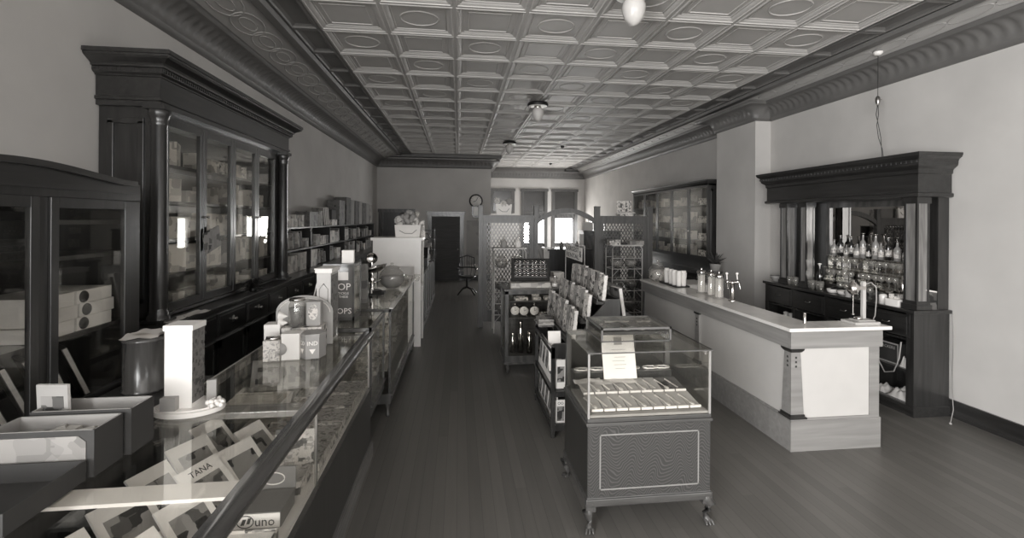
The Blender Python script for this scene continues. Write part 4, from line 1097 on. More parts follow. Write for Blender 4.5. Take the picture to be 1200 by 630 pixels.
build(MB().lathe([(.03, 0), (.045, .12), (.03, .2), (.015, .22), (.02, .25), (.045, .29), (.04, .34), (.001, .37)], (-.66, 7.62, 1.68), 16).cyl((-.66, 7.62, 1.641), .04, .04), 'figure', M['books'], dl)

# ---- long panelled counter beyond, adding machine on it ----
lc = thing('panelled_counter', 'long dark panelled counter along the far aisle beyond the white cabinet', 'counter', (-.85, 10, 0))
build(MB().box(-1.3, -.60, 7.85, 12.1, 0, 1.03), 'carcass', M['mid'], lc)
build(MB().box(-1.34, -.55, 7.8, 12.15, 1.03, 1.065), 'counter_top', M['midy'], lc)
for k in range(6): build(MB().box(-.60, -.585, 7.88+k*.70, 7.93+k*.70, 0, 1.03).box(-.60, -.585, 7.93+k*.7, 8.53+k*.7, .0, .12).box(-.60, -.585, 7.93+k*.7, 8.53+k*.7, .95, 1.03), 'panel_frame', M['mid'], lc)
am = thing('adding_machine', 'dark metal adding machine with keys and handle on the far panelled counter', 'machine', (-.85, 9.0, 1.0655))
x, y, z = -.72, 8.7, 1.066
build(MB().prism([(-.18, 0), (.18, 0), (.18, .28), (.05, .34), (-.18, .16)], lambda u, v, t: (x+t, y+u, z+v), -.17, .17), 'machine_body', M['iron'], am, bev=.01)
build(MB().tube([(x+.18, y, z+.12), (x+.22, y, z+.14), (x+.22, y-.05, z+.34)], .01, 6).ball((x+.22, y-.05, z+.35), .02, 8), 'handle', M['chrome'], am)
mb = MB()
for a in range(6):
    for b in range(5): mb.cyl((x-.12+a*.045, y-.14+b*.04, z+.17+b*.022), .011, .02, 8)
build(mb, 'keys', M['paper'], am)
build(MB().box(x-.1, x+.1, y+.05, y+.1, z+.33, z+.42), 'paper_roll', M['card'], am)
fs = thing('wire_stand', 'dark iron stand with rings and small shelves on the far counter', 'stand', (-.62, 9.8, 1.066))
for zz in (.0, .22, .44, .62): build(MB().box(-.86, -.48, 9.6, 9.9, 1.066+zz, 1.078+zz), 'tier', M['iron'], fs)
for a, b in ((-.86, 9.6), (-.49, 9.6), (-.86, 9.89), (-.49, 9.89)): build(MB().cb(a, b, 1.066, .015, .015, .66), 'post', M['iron'], fs)
build(MB().tube([(-.64+.07*math.cos(2*PI*k/16), 9.585, 1.56+.07*math.sin(2*PI*k/16)) for k in range(16)], .01, 5, 0, True), 'ring', M['chrome'], fs)
place_box('packet', .2, .2, .12, -.68, 9.74, 1.079, 0, M['boxes'], 'pale carton on the bottom tier of the iron stand', 'box')
place_box('packet', .22, .2, .13, -.66, 9.74, 1.299, 0, M['boxesd'], 'dark carton on the second tier of the iron stand', 'box')
# ================================================================== MIDDLE: PARTITION, RACKS, SHOWCASES
YP = 8.39
PW = wood('partition_oak', .055, .095, .4, 'z', .15)
posts = [(.35, .43), (1.35, 1.43), (2.475, 2.575), (3.49, 3.58)]
pt = thing('partition_screen', 'oak partition with two lattice panels and an open arch between four posts', 'partition', (1.95, YP, 0))
for a, b in posts: build(MB().box(a, b, YP-.04, YP+.04, 0, 2.17).box(a-.005, b+.005, YP-.045, YP+.045, 0, .16).box(a-.004, b+.004, YP-.044, YP+.044, 2.15, 2.175), 'post', PW, pt, bev=.003)
def lattice(x0, x1, z0, z1):
    mb = MB(); s = .062; w = .0075
    for sg in (1, -1):
        c = -2.5
        while c < 5.5:
            # line z = sg*1.5*(x - c)
            k = 1.6
            if sg > 0: xa, xb = c+z0/k, c+z1/k
            else: xa, xb = c-z0/k, c-z1/k
            pa, pb = (xa, z0), (xb, z1)
            (ax, az), (bx, bz) = sorted((pa, pb))
            if bx > x0 and ax < x1:
                sl = (bz-az)/(bx-ax)
                if ax < x0: az += sl*(x0-ax); ax = x0
                if bx > x1: bz -= sl*(bx-x1); bx = x1
                if bx-ax > .004:
                    yy = YP+(.004 if sg > 0 else -.004)
                    dx, dz = bx-ax, bz-az; L = math.hypot(dx, dz); nx, nz = -dz/L*w, dx/L*w
                    vs = [(ax+nx, yy-.004, az+nz), (ax-nx, yy-.004, az-nz), (bx-nx, yy-.004, bz-nz), (bx+nx, yy-.004, bz+nz)]
                    vs += [(a_, b_+.008, c_) for a_, b_, c_ in vs]
                    mb.add(vs, [(0, 1, 2, 3), (7, 6, 5, 4), (0, 4, 5, 1), (1, 5, 6, 2), (2, 6, 7, 3), (3, 7, 4, 0)])
            c += s
    return mb
for a, b in ((.43, 1.35), (2.575, 3.49)):
    fr = MB().box(a, b, YP-.03, YP+.03, 1.92, 1.975).box(a, b, YP-.045, YP+.045, 1.975, 2.0).box(a, a+.07, YP-.02, YP+.02, .1, 1.92).box(b-.09, b, YP-.02, YP+.02, .1, 1.92).box(a+.07, b-.09, YP-.02, YP+.02, 1.86, 1.92).box(a+.07, b-.09, YP-.02, YP+.02, .1, .3)
    f = build(fr, 'panel_frame', PW, pt)
    build(lattice(a+.07, b-.09, .3, 1.86), 'lattice', M['midx'], pt)
# arch
mb = MB(); n = 28; ax0, ax1 = 1.43, 2.475; cx = (ax0+ax1)/2; hw = (ax1-ax0)/2
for i in range(n):
    def P_(t, r): return (cx-hw*math.cos(PI*t) if False else ax0+(ax1-ax0)*t, 1.90+.19*math.sin(PI*t)**.8+r)
    t0, t1 = i/n, (i+1)/n
    a = P_(t0, -.045); b = P_(t1, -.045); c = P_(t1, .045); d = P_(t0, .045)
    vs = [(p[0], y, p[1]) for y in (YP-.03, YP+.03) for p in (a, b, c, d)]
    mb.add(vs, [(0, 1, 2, 3), (7, 6, 5, 4), (0, 4, 5, 1), (2, 6, 7, 3)])
build(mb, 'arch_rail', PW, pt)
display_basket(.80, YP, 2.0005, .26, .20, 'white flower basket display card standing on the left lattice panel', [(-.12, .26, .055), (.11, .24, .07), (0, .20, .06)], .04)
so = thing('open_box_display', 'pale open-lidded display box with cards spilling out on the right lattice panel', 'display', (3.03, YP, 2.0005))
build(MB().box(2.90, 3.18, YP-.05, YP+.05, 2.001, 2.05).box(2.91, 3.19, YP+.03, YP+.04, 2.05, 2.28), 'box', M['label'], so)
for k, (dx, r) in enumerate(((-.1, .5), (0, -.2), (.1, .3), (.04, .9))):
    b = MB().box(-.09, .09, -.05, .0, 0, .006); Mx = frame(3.04+dx, YP-.03, 2.055+.006*k, .35, 0, r*.4)
    build(MB().add([Mx @ Vector(p) for p in b.v], b.f), 'card', M['paper'], so)

# ---- wire racks with glass bowls ----
YK = 8.1
def rack(x0, x1, label, ztop, levels):
    t = thing('wire_rack', label, 'rack', ((x0+x1)/2, YK, 0))
    ya, yb2 = YK-.19, YK+.17; r = .011
    for a in (x0, x1):
        for b in (ya, yb2): build(MB().tube([(a, b, 0), (a, b, ztop-.05), (a+(.03 if a == x0 else -.03), b, ztop)], r, 8), 'leg', M['white'] if False else M['rackp'], t)
    build(MB().box(x0-.01, x1+.01, ya-.01, yb2+.01, ztop, ztop+.018), 'top_board', M['rackp'], t)
    for z in levels:
        mb = MB()
        for b in (ya, yb2): mb.tube([(x0, b, z), (x1, b, z)], .008, 6).tube([(x0, b, z+.19), (x1, b, z+.19)], .006, 6)
        for a in (x0, x1): mb.tube([(a, ya, z), (a, yb2, z)], .008, 6)
        for k in range(1, 6): a = x0+(x1-x0)*k/6; mb.tube([(a, ya, z), (a, yb2, z)], .004, 5)
        for a, s_ in ((x0, 1), (x1, -1)): mb.tube([(a, ya, z-.13), (a+s_*.11, ya, z-.01)], .005, 5)
        build(mb, 'wire_shelf', M['rackp'], t)
    return t
M['rackp'] = flat('grey_enamelled_wire', .5, .35)
lv = [1.07, .69, .31]
rack(.60, 1.14, 'wire rack of glass bowls before the left lattice panel', 1.42, lv)
rack(2.66, 3.20, 'wire rack of six glass bowls before the right lattice panel', 1.47, lv)
bnames = ['top', 'middle', 'bottom']
for side, (xa, xb), nm in ((0, (.74, 1.0), 'left lattice'), (1, (2.80, 3.06), 'right lattice')):
    for i, z in enumerate(lv):
        for j, x in enumerate((xa, xb)):
            fishbowl(x, YK, z+.009, .117, '%s glass bowl on the %s tier of the rack before the %s' % (['left-hand', 'right-hand'][j], bnames[i], nm), 'glass bowls on the wire racks', True, 'spread' if i == 0 else 'coverd')
for k, (x, lab) in enumerate(((.78, 'left'), (1.03, 'right'))):
    t = thing('stoppered_bottle', '%s squat stoppered bottle on top of the left wire rack' % lab, 'bottle', (x, YK, 1.439), 'squat bottles on the left wire rack')
    build(MB().lathe([(.001, 0), (.05, 0), (.055, .02), (.055, .09), (.03, .12), (.018, .13), (.018, .15)], (x, YK, 1.439), 16), 'bottle_body', M['card'] if k == 0 else M['paper'], t)
    build(MB().lathe([(.012, .15), (.022, .165), (.012, .19), (.001, .195)], (x, YK, 1.439), 12), 'stopper', M['clear'], t)
for k, (x, y, w, d, h, lab, mt) in enumerate(((2.72, YK-.08, .2, .14, .09, 'pale flat carton at the left on the right-hand wire rack', M['label']), (3.12, YK-.05, .26, .2, .07, 'broad tray of pale papers at the right on the right-hand wire rack', M['boxes']), (2.93, YK+.04, .18, .16, .03, 'low dark carton in the middle on the right-hand wire rack', M['cartond']))):
    place_box('carton', w, d, h, x, y, 1.489, 0, mt, lab, 'box')
sheet(3.10, YK-.05, 1.562, .26, .18, .3, 'loose pale papers lying over the tray on the right-hand wire rack')

# ---- showcase with clocks ----
X0, X1, Ya, Yb = .58, 1.30, 5.82, 6.42
cs = thing('clock_showcase', 'oak-framed glass showcase on turned legs holding clocks and vacuum flasks', 'showcase', ((X0+X1)/2, 6.1, 0))
build(MB().box(X0, X1, Ya, Yb, .14, .22).box(X0-.012, X1+.012, Ya-.012, Yb+.012, .12, .145), 'base', M['mid'], cs, bev=.003)
mb = MB()
for a in (X0, X1-.045):
    for b in (Ya, Yb-.04): mb.box(a, a+.045, b, b+.04, .22, 1.03)
mb.box(X0, X1, Ya, Ya+.03, .99, 1.03).box(X0, X1, Yb-.03, Yb, .99, 1.03).box(X0, X0+.03, Ya, Yb, .99, 1.03).box(X1-.03, X1, Ya, Yb, .99, 1.03)
build(mb, 'frame', M['mid'], cs, bev=.002)
build(MB().box(X0-.015, X1+.015, Ya-.015, Ya+.05, 1.03, 1.055).box(X0-.015, X0+.05, Ya, Yb, 1.03, 1.055).box(X1-.05, X1+.015, Ya, Yb, 1.03, 1.055).box(X0, X1, Yb-.05, Yb+.015, 1.03, 1.055), 'top_rail', M['midx'], cs, bev=.003)
build(MB().box(X0+.05, X1-.05, Ya+.05, Yb-.05, 1.045, 1.052), 'glass_top', M['pane'], cs)
build(MB().box(X0+.045, X1-.045, Ya+.01, Ya+.014, .22, .99), 'front_pane', M['pane'], cs)
build(MB().box(X0+.045, X1-.045, Yb-.02, Yb-.012, .22, .99), 'back_panel', M['midx'], cs)
build(MB().box(X0+.01, X0+.014, Ya+.04, Yb-.04, .22, .99), 'side_pane', M['pane'], cs); build(MB().box(X1-.014, X1-.01, Ya+.04, Yb-.04, .22, .99), 'side_pane', M['pane'], cs)
for z in (.69, .90): build(MB().box(X0+.03, X1-.03, Ya+.03, Yb-.03, z-.012, z), 'shelf', M['midx'], cs)
for a in (X0+.04, X1-.04):
    for b in (Ya+.04, Yb-.04):
        build(MB().lathe([(.010, 0), (.018, .008), (.016, .03), (.026, .06), (.018, .09), (.03, .105), (.03, .12)], (a, b, 0), 14), 'leg', M['mid'], cs)
def mantel_clock(x, y, z, label, top=True):
    t = thing('alarm_clock', label, 'clock', (x, y, z), 'round alarm clocks in the showcase')
    r = .062
    build(MB().lathe([(.001, .04), (r, .04), (r+.004, .03), (r, .0), (.001, .0)], (x, y-.02, z+r+.012), 24, 0, 'y').tube([(x-.03, y, z+.02), (x-.045, y-.01, z)], .005, 5).tube([(x+.03, y, z+.02), (x+.045, y-.01, z)], .005, 5), 'clock_case', M['chrome'], t)
    build(MB().lathe([(.001, -.001), (r-.006, -.001), (r-.006, .003)], (x, y-.023, z+r+.012), 24, 0, 'y'), 'dial', M['paper'], t)
    build(MB().box(x-.002, x+.002, y-.0265, y-.0250, z+r+.012, z+r+.055).ob(frame(x, y-.026, z+r+.012, 0, 1.1, 0), .004, .002, .03), 'hands', M['ink'], t)
    if top: build(MB().lathe([(.001, .035), (.014, .03), (.02, .018), (.008, 0)], (x, y, z+2*r+.012), 12).tube([(x-.018+.036*k/6, y, z+2*r+.03+.018*math.sin(PI*k/6)) for k in range(7)], .003, 5), 'bell', M['chrome'], t)
mantel_clock(.72, 5.96, .691, 'left clock, partly hidden behind the showcase corner post')
mantel_clock(.83, 5.93, .691, 'round white-faced clock in the middle of the showcase shelf', False)
mantel_clock(.965, 5.93, .691, 'round clock with a bell on top, rightmost on the showcase shelf')
def flask(x, y, h, r, label):
    z = .2205
    t = thing('vacuum_flask', label, 'flask', (x, y, z), 'vacuum flasks in the showcase')
    build(MB().lathe([(.001, 0), (r, 0), (r, h*.68), (r*.6, h*.78), (r*.6, h*.8)], (x, y, z), 18), 'flask_body', M['chrome'], t)
    build(MB().lathe([(r*.65, h*.8), (r*.68, h*.97), (r*.6, h), (.001, h)], (x, y, z), 16), 'cup', M['chrome'], t)
flask(.80, 5.98, .40, .038, 'tall nickel vacuum flask in the middle of the showcase floor')
flask(.91, 5.95, .27, .036, 'short nickel vacuum flask right of the tall one')
flask(.70, 6.0, .25, .036, 'short nickel vacuum flask at the left showcase wall')
place_box('ware_box', .14, .12, .05, 1.08, 5.98, .2205, .1, M['chrome'], 'low shiny box on the showcase floor right of the flasks', 'box')
for k, (x, z, w) in enumerate(((.80, .9005, .16), (1.0, .9005, .1), (1.15, .9005, .1), (1.08, .6905, .09), (1.18, .6905, .1))):
    cigar_box(x, 5.97, z, .05, 'small open case of trinkets on the clock showcase shelves, %s one' % ORD[k], w, .12, .035, k == 1, name='trinket_case', inner='spread', group='small open cases in the clock showcase')
# spectacle tray on top
tr = thing('spectacle_tray', 'black framed slanting tray of spectacles propped on the clock showcase', 'tray', (.92, 6.02, 1.0555))
Mx = frame(.92, 5.96, 1.14, -.55, 0, -.12)
def xfb(b, Mx): return MB().add([Mx @ Vector(p) for p in b.v], b.f)
b = MB().box(-.25, .25, .0, .02, 0, .31); build(xfb(b, Mx), 'tray_back', M['ink'], tr)
b = MB().box(-.25, -.22, -.02, 0, 0, .31).box(.22, .25, -.02, 0, 0, .31).box(-.22, .22, -.02, 0, 0, .03).box(-.22, .22, -.02, 0, .28, .31); build(xfb(b, Mx), 'tray_frame', M['dark'], tr)
for r_ in range(4):
    b = MB().box(-.21, .21, -.008, -.002, .052+r_*.06, .056+r_*.06)
    build(xfb(b, Mx), 'tray_bar', M['card'], tr)
b = MB().box(.66, 1.17, 5.90, 6.10, 1.056, 1.115).box(.66, 1.17, 5.90, 6.10, 1.115, 1.12)
build(b, 'stand', M['boxes'], tr)
for r_ in range(4):
    for c in range(4):
        t = thing('spectacles', 'wire-rimmed spectacles, %s row and %s column of the slanting tray' % (['bottom', 'second', 'third', 'top'][r_], ORD[c]), 'spectacles', (0, 0, 0), 'spectacles in the slanting tray', world=False)
        m_ = MB()
        for s_ in (-1, 1): m_.tube([(s_*.024+.018*math.cos(2*PI*k/10), -.018, .014*math.sin(2*PI*k/10)) for k in range(10)], .0045, 4, 0, True)
        m_.tube([(-.006, -.018, .004), (0, -.02, .008), (.006, -.018, .004)], .002, 4)
        build(m_, 'rims', M['chrome'], t)
        t.matrix_world = Mx @ Matrix.Translation((-.16+c*.107, 0, .078+r_*.06))
# bottle and boxes behind
bt = thing('perfume_bottle', 'small clear bottle with white label right of the spectacle tray', 'bottle', (1.235, 6.0, 1.0565))
build(MB().lathe([(.001, 0), (.032, 0), (.034, .05), (.012, .09), (.01, .13)], (1.235, 5.95, 1.0565), 14), 'bottle_body', M['clear'], bt)
build(MB().lathe([(.028, .01), (.0345, .012), (.0345, .045), (.028, .05)], (1.235, 5.95, 1.0565), 14), 'label', M['paper'], bt)
build(MB().lathe([(.012, .13), (.014, .15), (.001, .16)], (1.235, 5.95, 1.0565), 10), 'stopper', M['chrome'], bt)
place_box('carton', .16, .2, .12, 1.32, 6.6, .98, 0, M['label'], 'pale open carton on the low table behind the spectacle tray', 'box')
place_box('carton', .16, .16, .17, 1.46, 6.85, .98, .1, M['boxes'], 'second pale carton on the low table, half behind the tiered books', 'box')
sb = thing('side_table', 'low dark table behind the clock showcase and the book rack', 'table', (1.6, 6.7, 0))
build(MB().box(1.20, 2.3, 6.45, 7.0, .94, .979), 'table_top', M['midx'], sb)
for a, b in ((1.24, 6.5), (2.26, 6.5), (1.24, 6.95), (2.26, 6.95)): build(MB().cb(a, b, 0, .05, .05, .94), 'leg', M['dark'], sb)

# ---- tiered book rack ----
rk = thing('tiered_book_rack', 'dark stepped wooden rack with three tiers of books facing the aisle', 'rack', (1.25, 4.8, 0))
for ya_ in (4.28, 5.60): build(MB().prism([(1.0, 0), (1.52, 0), (1.52, 1.18), (1.40, 1.18), (1.22, .98), (1.10, .80), (1.0, .78)], lambda u, v, t: (u, t, v), ya_, ya_+.025), 'side_board', M['dark'], rk)
build(MB().box(1.50, 1.52, 4.305, 5.60, 0, 1.18), 'back_board', M['dark'], rk)
tiers = [(1.035, .79, .29), (1.175, .97, .26), (1.325, 1.15, .26)]
for x, z, h in tiers: build(MB().box(x-.03, x+.13, 4.305, 5.60, z-.02, z).box(x-.03, x-.015, 4.305, 5.60, z, z+.03), 'tier', M['dark'], rk)
tn = ['lowest', 'middle', 'top']
for ti_, (x, z, h) in enumerate(tiers):
    n = 9
    for k in range(n):
        yy = 4.41+k*.137
        hh = h*R.uniform(.92, 1.05); th = R.uniform(.03, .045)
        o = thing('book', 'upright book on the %s tier of the stepped rack, %s from near end' % (tn[ti_], ORD[k]), 'book', (0, 0, 0), 'books on the stepped rack', world=False)
        build(MB().box(-th/2, -th/2+.003, -.065, .065, 0, hh).box(th/2-.003, th/2, -.065, .065, 0, hh).box(-th/2, th/2, .062, .065, 0, hh), 'cover', M['cover'] if k % 2 else M['label'], o)
        build(MB().box(-th/2+.003, th/2-.003, -.062, .061, .003, hh-.004), 'pages', M['page'], o)
        o.location = (x+.03+th/2, yy, z+.004); o.rotation_euler = (0, .10, .07)
o = thing('book', 'single tall pale-edged book leaning at the back of the stepped rack', 'book', (0, 0, 0), None, world=False)
build(MB().box(-.02, -.017, -.1, .1, 0, .28).box(.017, .02, -.1, .1, 0, .28), 'cover', M['coverd'], o); build(MB().box(-.017, .017, -.097, .097, .003, .277), 'pages', M['page'], o)
lt = thing('book_ledge', 'dark bracket ledge on the back of the stepped book rack', 'ledge', (1.62, 4.6, 0))
build(MB().box(1.53, 1.72, 4.40, 5.0, 0, .98), 'ledge_box', M['dark'], lt)
o.location = (1.60, 4.53, .984); o.rotation_euler = (0, -.16, .15)
# sign behind the book rack
sg = thing('counter_sign', 'long white lettered placard in a wire frame behind the top row of books', 'sign', (1.56, 6.2, .98))
build(MB().tube([(1.56, 6.74, .985), (1.56, 6.74, 1.60), (1.56, 5.70, 1.60), (1.56, 5.70, .985)], .007, 5).box(1.50, 1.62, 5.66, 6.42, .98, .992), 'frame', M['rackp'], sg)
build(MB().box(1.552, 1.556, 5.80, 6.70, 1.39, 1.57), 'placard', M['paper'], sg)
for s_, sz, yy, zz, kx in (('LARGEST', .085, 6.30, 1.525, 2.0), ('RENTAL', .085, 6.30, 1.435, 2.3), ('&', .12, 5.88, 1.48, 1.6)):
    textmesh(s_, sz, frame(1.551, yy, zz, PI/2, 0, -PI/2) @ Matrix.Diagonal((kx, 1, 1, 1)), M['ink'], sg)
tbk = thing('rack_table', 'dark narrow table beyond the stepped book rack carrying the placard', 'table', (1.57, 6.0, 0))
build(MB().box(1.42, 1.70, 5.64, 6.43, .94, .979), 'table_top', M['dark'], tbk)
for a, b in ((1.45, 5.67), (1.67, 5.67), (1.67, 6.40), (1.45, 6.40)): build(MB().cb(a, b, 0, .04, .04, .94), 'leg', M['dark'], tbk)

# ---- low magazine rack ----
mr = thing('magazine_rack', 'low dark wooden magazine rack with rounded end beside the claw-foot showcase', 'rack', (.9, 4.5, 0))
xa, xb, ya, yb2 = .82, .985, 4.07, 4.98
for b in (ya, yb2-.03):
    pts = [(xa, 0), (xa+.035, 0), (xa+.035, .10)]+[(xb-.035, .10), (xb-.035, 0), (xb, 0), (xb, .80), (xb-.03, .83), (xa+.03, .83), (xa, .80)]
    mbx = MB().box(xa, xa+.035, b, b+.03, 0, .80).box(xb-.035, xb, b, b+.03, 0, .80).box(xa+.035, xb-.035, b, b+.03, .36, .41).box(xa+.035, xb-.035, b, b+.03, .06, .12)
    mbx.prism([(xa, .70)]+[(xa+.04-.04*math.cos(PI/2*k/5), .79+.04*math.sin(PI/2*k/5)) for k in range(6)]+[(xb-.04+.04*math.sin(PI/2*k/5), .79+.04*math.cos(PI/2*k/5)) for k in range(6)]+[(xb, .70)], lambda u, v, t: (u, t, v), b, b+.03)
    build(mbx, 'end_frame', M['dark'], mr, bev=.003)
build(MB().box(xa, xa+.015, ya+.03, yb2-.03, .38, .42).box(xa, xa+.015, ya+.03, yb2-.03, .10, .14).box(xa, xa+.015, ya+.03, yb2-.03, .74, .78).box(xa, xb, ya+.03, yb2-.03, .06, .075).box(xa, xb, ya+.03, yb2-.03, .40, .415), 'rail', M['dark'], mr)
for lev, z, h in ((0, .078, .27), (1, .418, .30)):
    for k in range(5):
        y = ya+.13+k*.165
        magazine(0, 0, 0, 0, 0, .155, h, M['photo'], 'magazine on the %s level of the low rack, %s from the near end' % (['lower', 'upper'][lev], ORD[k]), '', grp='magazines in the low rack', name='magazine')
        o = bpy.data.objects[[q.name for q in COL.objects if q.name.startswith('magazine') and q.type == 'EMPTY'][-1]]
        mg_last = COL.objects[:]
        o.location = (xa+.035, y, z); o.rotation_euler = (-.10, 0, -PI/2)
for lev, z, h in ((0, .078, .24), (1, .418, .26)):
    m_ = magazine(xa+.095, ya+.05, z, 0, -.02, .09, h, M['photo'], 'narrow pale magazine at the low rack end facing the room, %s level' % ['lower', 'upper'][lev], 'OO' if lev == 0 else '', grp=None)
def stack(x, y, z, n, w, d, grp, lab, mats):
    for k in range(n):
        h = R.uniform(.008, .016)
        place_box('paper_stack' if False else 'booklet', w*R.uniform(.9, 1), d*R.uniform(.9, 1), h, x+R.uniform(-.01, .01), y+R.uniform(-.01, .01), z, R.uniform(-.12, .12), mats[k % len(mats)], lab % ORD[k], 'booklet', grp)
        z += h+.002
stack(.90, 4.83, .835, 5, .17, .26, 'booklets piled at the far end of the low rack', 'booklet in the pile at the far end of the low rack, %s from the bottom', [M['books'], M['cover'], M['boxes']])
magazine(.905, 4.30, .52, .0, .20, .12, .36, M['paper'], 'large blank white sheet music standing in the near end of the low rack', '', name='sheet_music', grp=None)

# ---- claw-foot showcase ----
X0, X1, Ya, Yb = .80, 1.60, 2.82, 3.44
cf = thing('claw_foot_showcase', 'figured oak showcase with claw feet and glass top displaying spoons and jewellery', 'showcase', (1.2, 3.13, 0))
build(MB().box(X0, X1, Ya, Yb, .16, .66), 'cabinet_body', M['oak'], cf)
build(MB().box(X0-.012, X1+.012, Ya-.012, Yb+.012, .16, .205).box(X0-.006, X1+.006, Ya-.006, Yb+.006, .205, .213), 'plinth', M['midx'], cf, bev=.004)
build(MB().box(X0-.012, X1+.012, Ya-.012, Yb+.012, .655, .675).box(X0-.004, X1+.004, Ya-.004, Yb+.004, .675, .70), 'top_moulding', M['midx'], cf, bev=.004)
lite = flat('inlay_line', .25, .4)
mb = MB(); a, b, c, d = .875, 1.525, .255, .60
yy = Ya-.0012
mb.box(a, b, yy, Ya, c, c+.008).box(a, b, yy, Ya, d-.008, d).box(a, a+.008, yy, Ya, c, d).box(b-.008, b, yy, Ya, c, d)
build(mb, 'inlay_line', lite, cf)
for (fx, fy, sx, sy) in ((X0+.02, Ya+.02, -1, -1), (X1-.02, Ya+.02, 1, -1), (X0+.02, Yb-.02, -1, 1), (X1-.02, Yb-.02, 1, 1)):
    mb = MB()
    mb.tube([(fx, fy, .165), (fx+sx*.022, fy+sy*.022, .13), (fx+sx*.012, fy+sy*.012, .09), (fx-sx*.002, fy-sy*.002, .06), (fx+sx*.005, fy+sy*.008, .03), (fx+sx*.012, fy+sy*.02, .018)], [.038, .034, .022, .017, .022, .018], 10)
    mb.ob(frame(fx, fy, .13, 0, 0, 0), .06, .06, .03)
    for k in (-1, 0, 1):
        mb.tube([(fx+sx*.006+k*.014, fy+sy*.012, .022), (fx+sx*.01+k*.02, fy+sy*.032, .024), (fx+sx*.012+k*.023, fy+sy*.046, .006)], [.011, .010, .005], 7)
    for k in range(5): mb.ball((fx+sx*.015+R.uniform(-.02, .02), fy+sy*.02, .11+k*.011), .012, 7)
    build(mb, 'claw_foot', M['midx'], cf)
# glazing
gb = flat('case_back_frame', .05, .3)
mb = MB().box(X0, X0+.035, Yb-.035, Yb, .70, 1.10).box(X1-.035, X1, Yb-.035, Yb, .70, 1.10).box(X0, X1, Yb-.03, Yb, 1.075, 1.10).box(X0, X1, Yb-.03, Yb, .70, .73).box(1.19, 1.215, Yb-.03, Yb-.01, .73, 1.075)
build(mb, 'back_frame', M['mid'], cf)
build(MB().box(X0+.035, X1-.035, Yb-.014, Yb-.01, .73, 1.075), 'back_pane', M['pane'], cf)
build(MB().box(X0, X1, Ya+.002, Ya+.008, .70, 1.10), 'front_pane', M['pane'], cf)
for sx_ in (X0-.0035,): build(MB().box(sx_, sx_+.003, Ya+.002, Yb-.002, .214, .654), 'dark_side_sheet', M['dark'], cf)  # thin darker sheet over the left side only
build(MB().box(X0+.002, X0+.008, Ya+.008, Yb-.035, .70, 1.10), 'side_pane', M['pane'], cf); build(MB().box(X1-.008, X1-.002, Ya+.008, Yb-.035, .70, 1.10), 'side_pane', M['pane'], cf)
build(MB().box(X0-.006, X1+.012, Ya-.008, Yb+.002, 1.101, 1.108), 'glass_top', M['pane'], cf)
edge = flat('ground_glass_edge', .10, .25)
build(MB().box(X0-.006, X1+.012, Ya-.0095, Ya-.008, 1.1005, 1.1085).box(X1+.012, X1+.0135, Ya-.008, Yb, 1.1005, 1.1085), 'glass_edge', edge, cf)
build(MB().cyl((X1-.035, Ya-.004, 1.085), .009, .012, 12, 0, 'y').box(X1-.045, X1-.025, Ya-.004, Ya+.012, 1.094, 1.10), 'glass_clip', M['chrome'], cf)
build(MB().cb(X0+.004, Ya+.004, .70, .012, .012, .40).cb(X1-.004, Ya+.004, .70, .012, .012, .40), 'corner_bar', flat('pale_glass_edge', .3, .3), cf)
build(MB().box(X0+.01, X1-.01, Ya+.012, Yb-.14, .70, .715), 'display_floor', M['card'], cf)
build(MB().box(X0+.03, X1-.04, Yb-.15, Yb-.04, .70, .83), 'jewellery_step', M['dark'], cf)
# lettering on the glass
textmesh("CHEER'S", .062, frame(1.285, Ya+.0, .945, PI/2), M['card'], cf, 'glass_lettering') if False else None
# rows of cards with spoons and tools
tilt = .16
M['padm'] = flat('pad_cloth', .42, .8)
for r_ in range(2):
    for c in range(9):
        x = X0+.075+c*.0815; y0_ = Ya+.055+r_*.20
        zb = .722+r_*.032
        t = thing('display_pad', 'grey pad in the %s row of the claw-foot case, %s from left' % (['front', 'rear'][r_], ORD[c]), 'pad', (0, 0, 0), 'cutlery pads in the claw-foot case', world=False)
        dark_ = (r_ == 1 and c >= 7)
        build(MB().box(-.037, .037, 0, .185, 0, .008), 'pad_body', M['coverd'] if dark_ else M['padm'], t)
        build(MB().box(-.036, .036, -.005, .004, 0, .016), 'price_strip', M['paper'], t)
        t.location = (x, y0_, zb); t.rotation_euler = (tilt, 0, 0)
        s = thing(['table_spoon', 'table_knife'][(c+r_) % 2], 'silver %s on the %s pad of the %s row, showcase' % (['spoon', 'knife'][(c+r_) % 2], ORD[c], ['front', 'rear'][r_]), 'cutlery', (0, 0, 0), 'cutlery in the claw-foot case', world=False)
        an = .35
        if (c+r_) % 2 == 0:
            build(MB().ball((0, .03, .006), .015, 10, 0, 1, 1.5, .3).tube([(0, .05, .005), (0, .10, .006), (0, .15, .004)], [.003, .0035, .006], 6), 'spoon', M['silver'], s)
        else:
            build(MB().box(-.006, .006, .03, .10, .002, .005).box(-.004, .004, .10, .155, .001, .008), 'knife', M['silver'], s)
        s.matrix_world = frame(x, y0_, zb, tilt, 0, 0) @ Matrix.Translation((0, 0, .0095)) @ Matrix.Rotation(an, 4, 'Z')
mb = MB(); 
def necklace(x, y, z, r, label):
    o = build(MB().tube([(x+r*math.cos(2*PI*k/18), y+r*.5*math.sin(2*PI*k/18), z+.005+.002*(k % 2)) for k in range(18)], .0065, 6, 0, True), 'bead_necklace', M['silver'], None, label, 'necklace', 'necklaces on the dark step')
for k, x in enumerate((.90, 1.02, 1.28, 1.42, 1.51)): necklace(x, Yb-.095, .8315, .055, 'looped bead necklace on the dark step of the claw-foot case, %s from the left' % ORD[k])
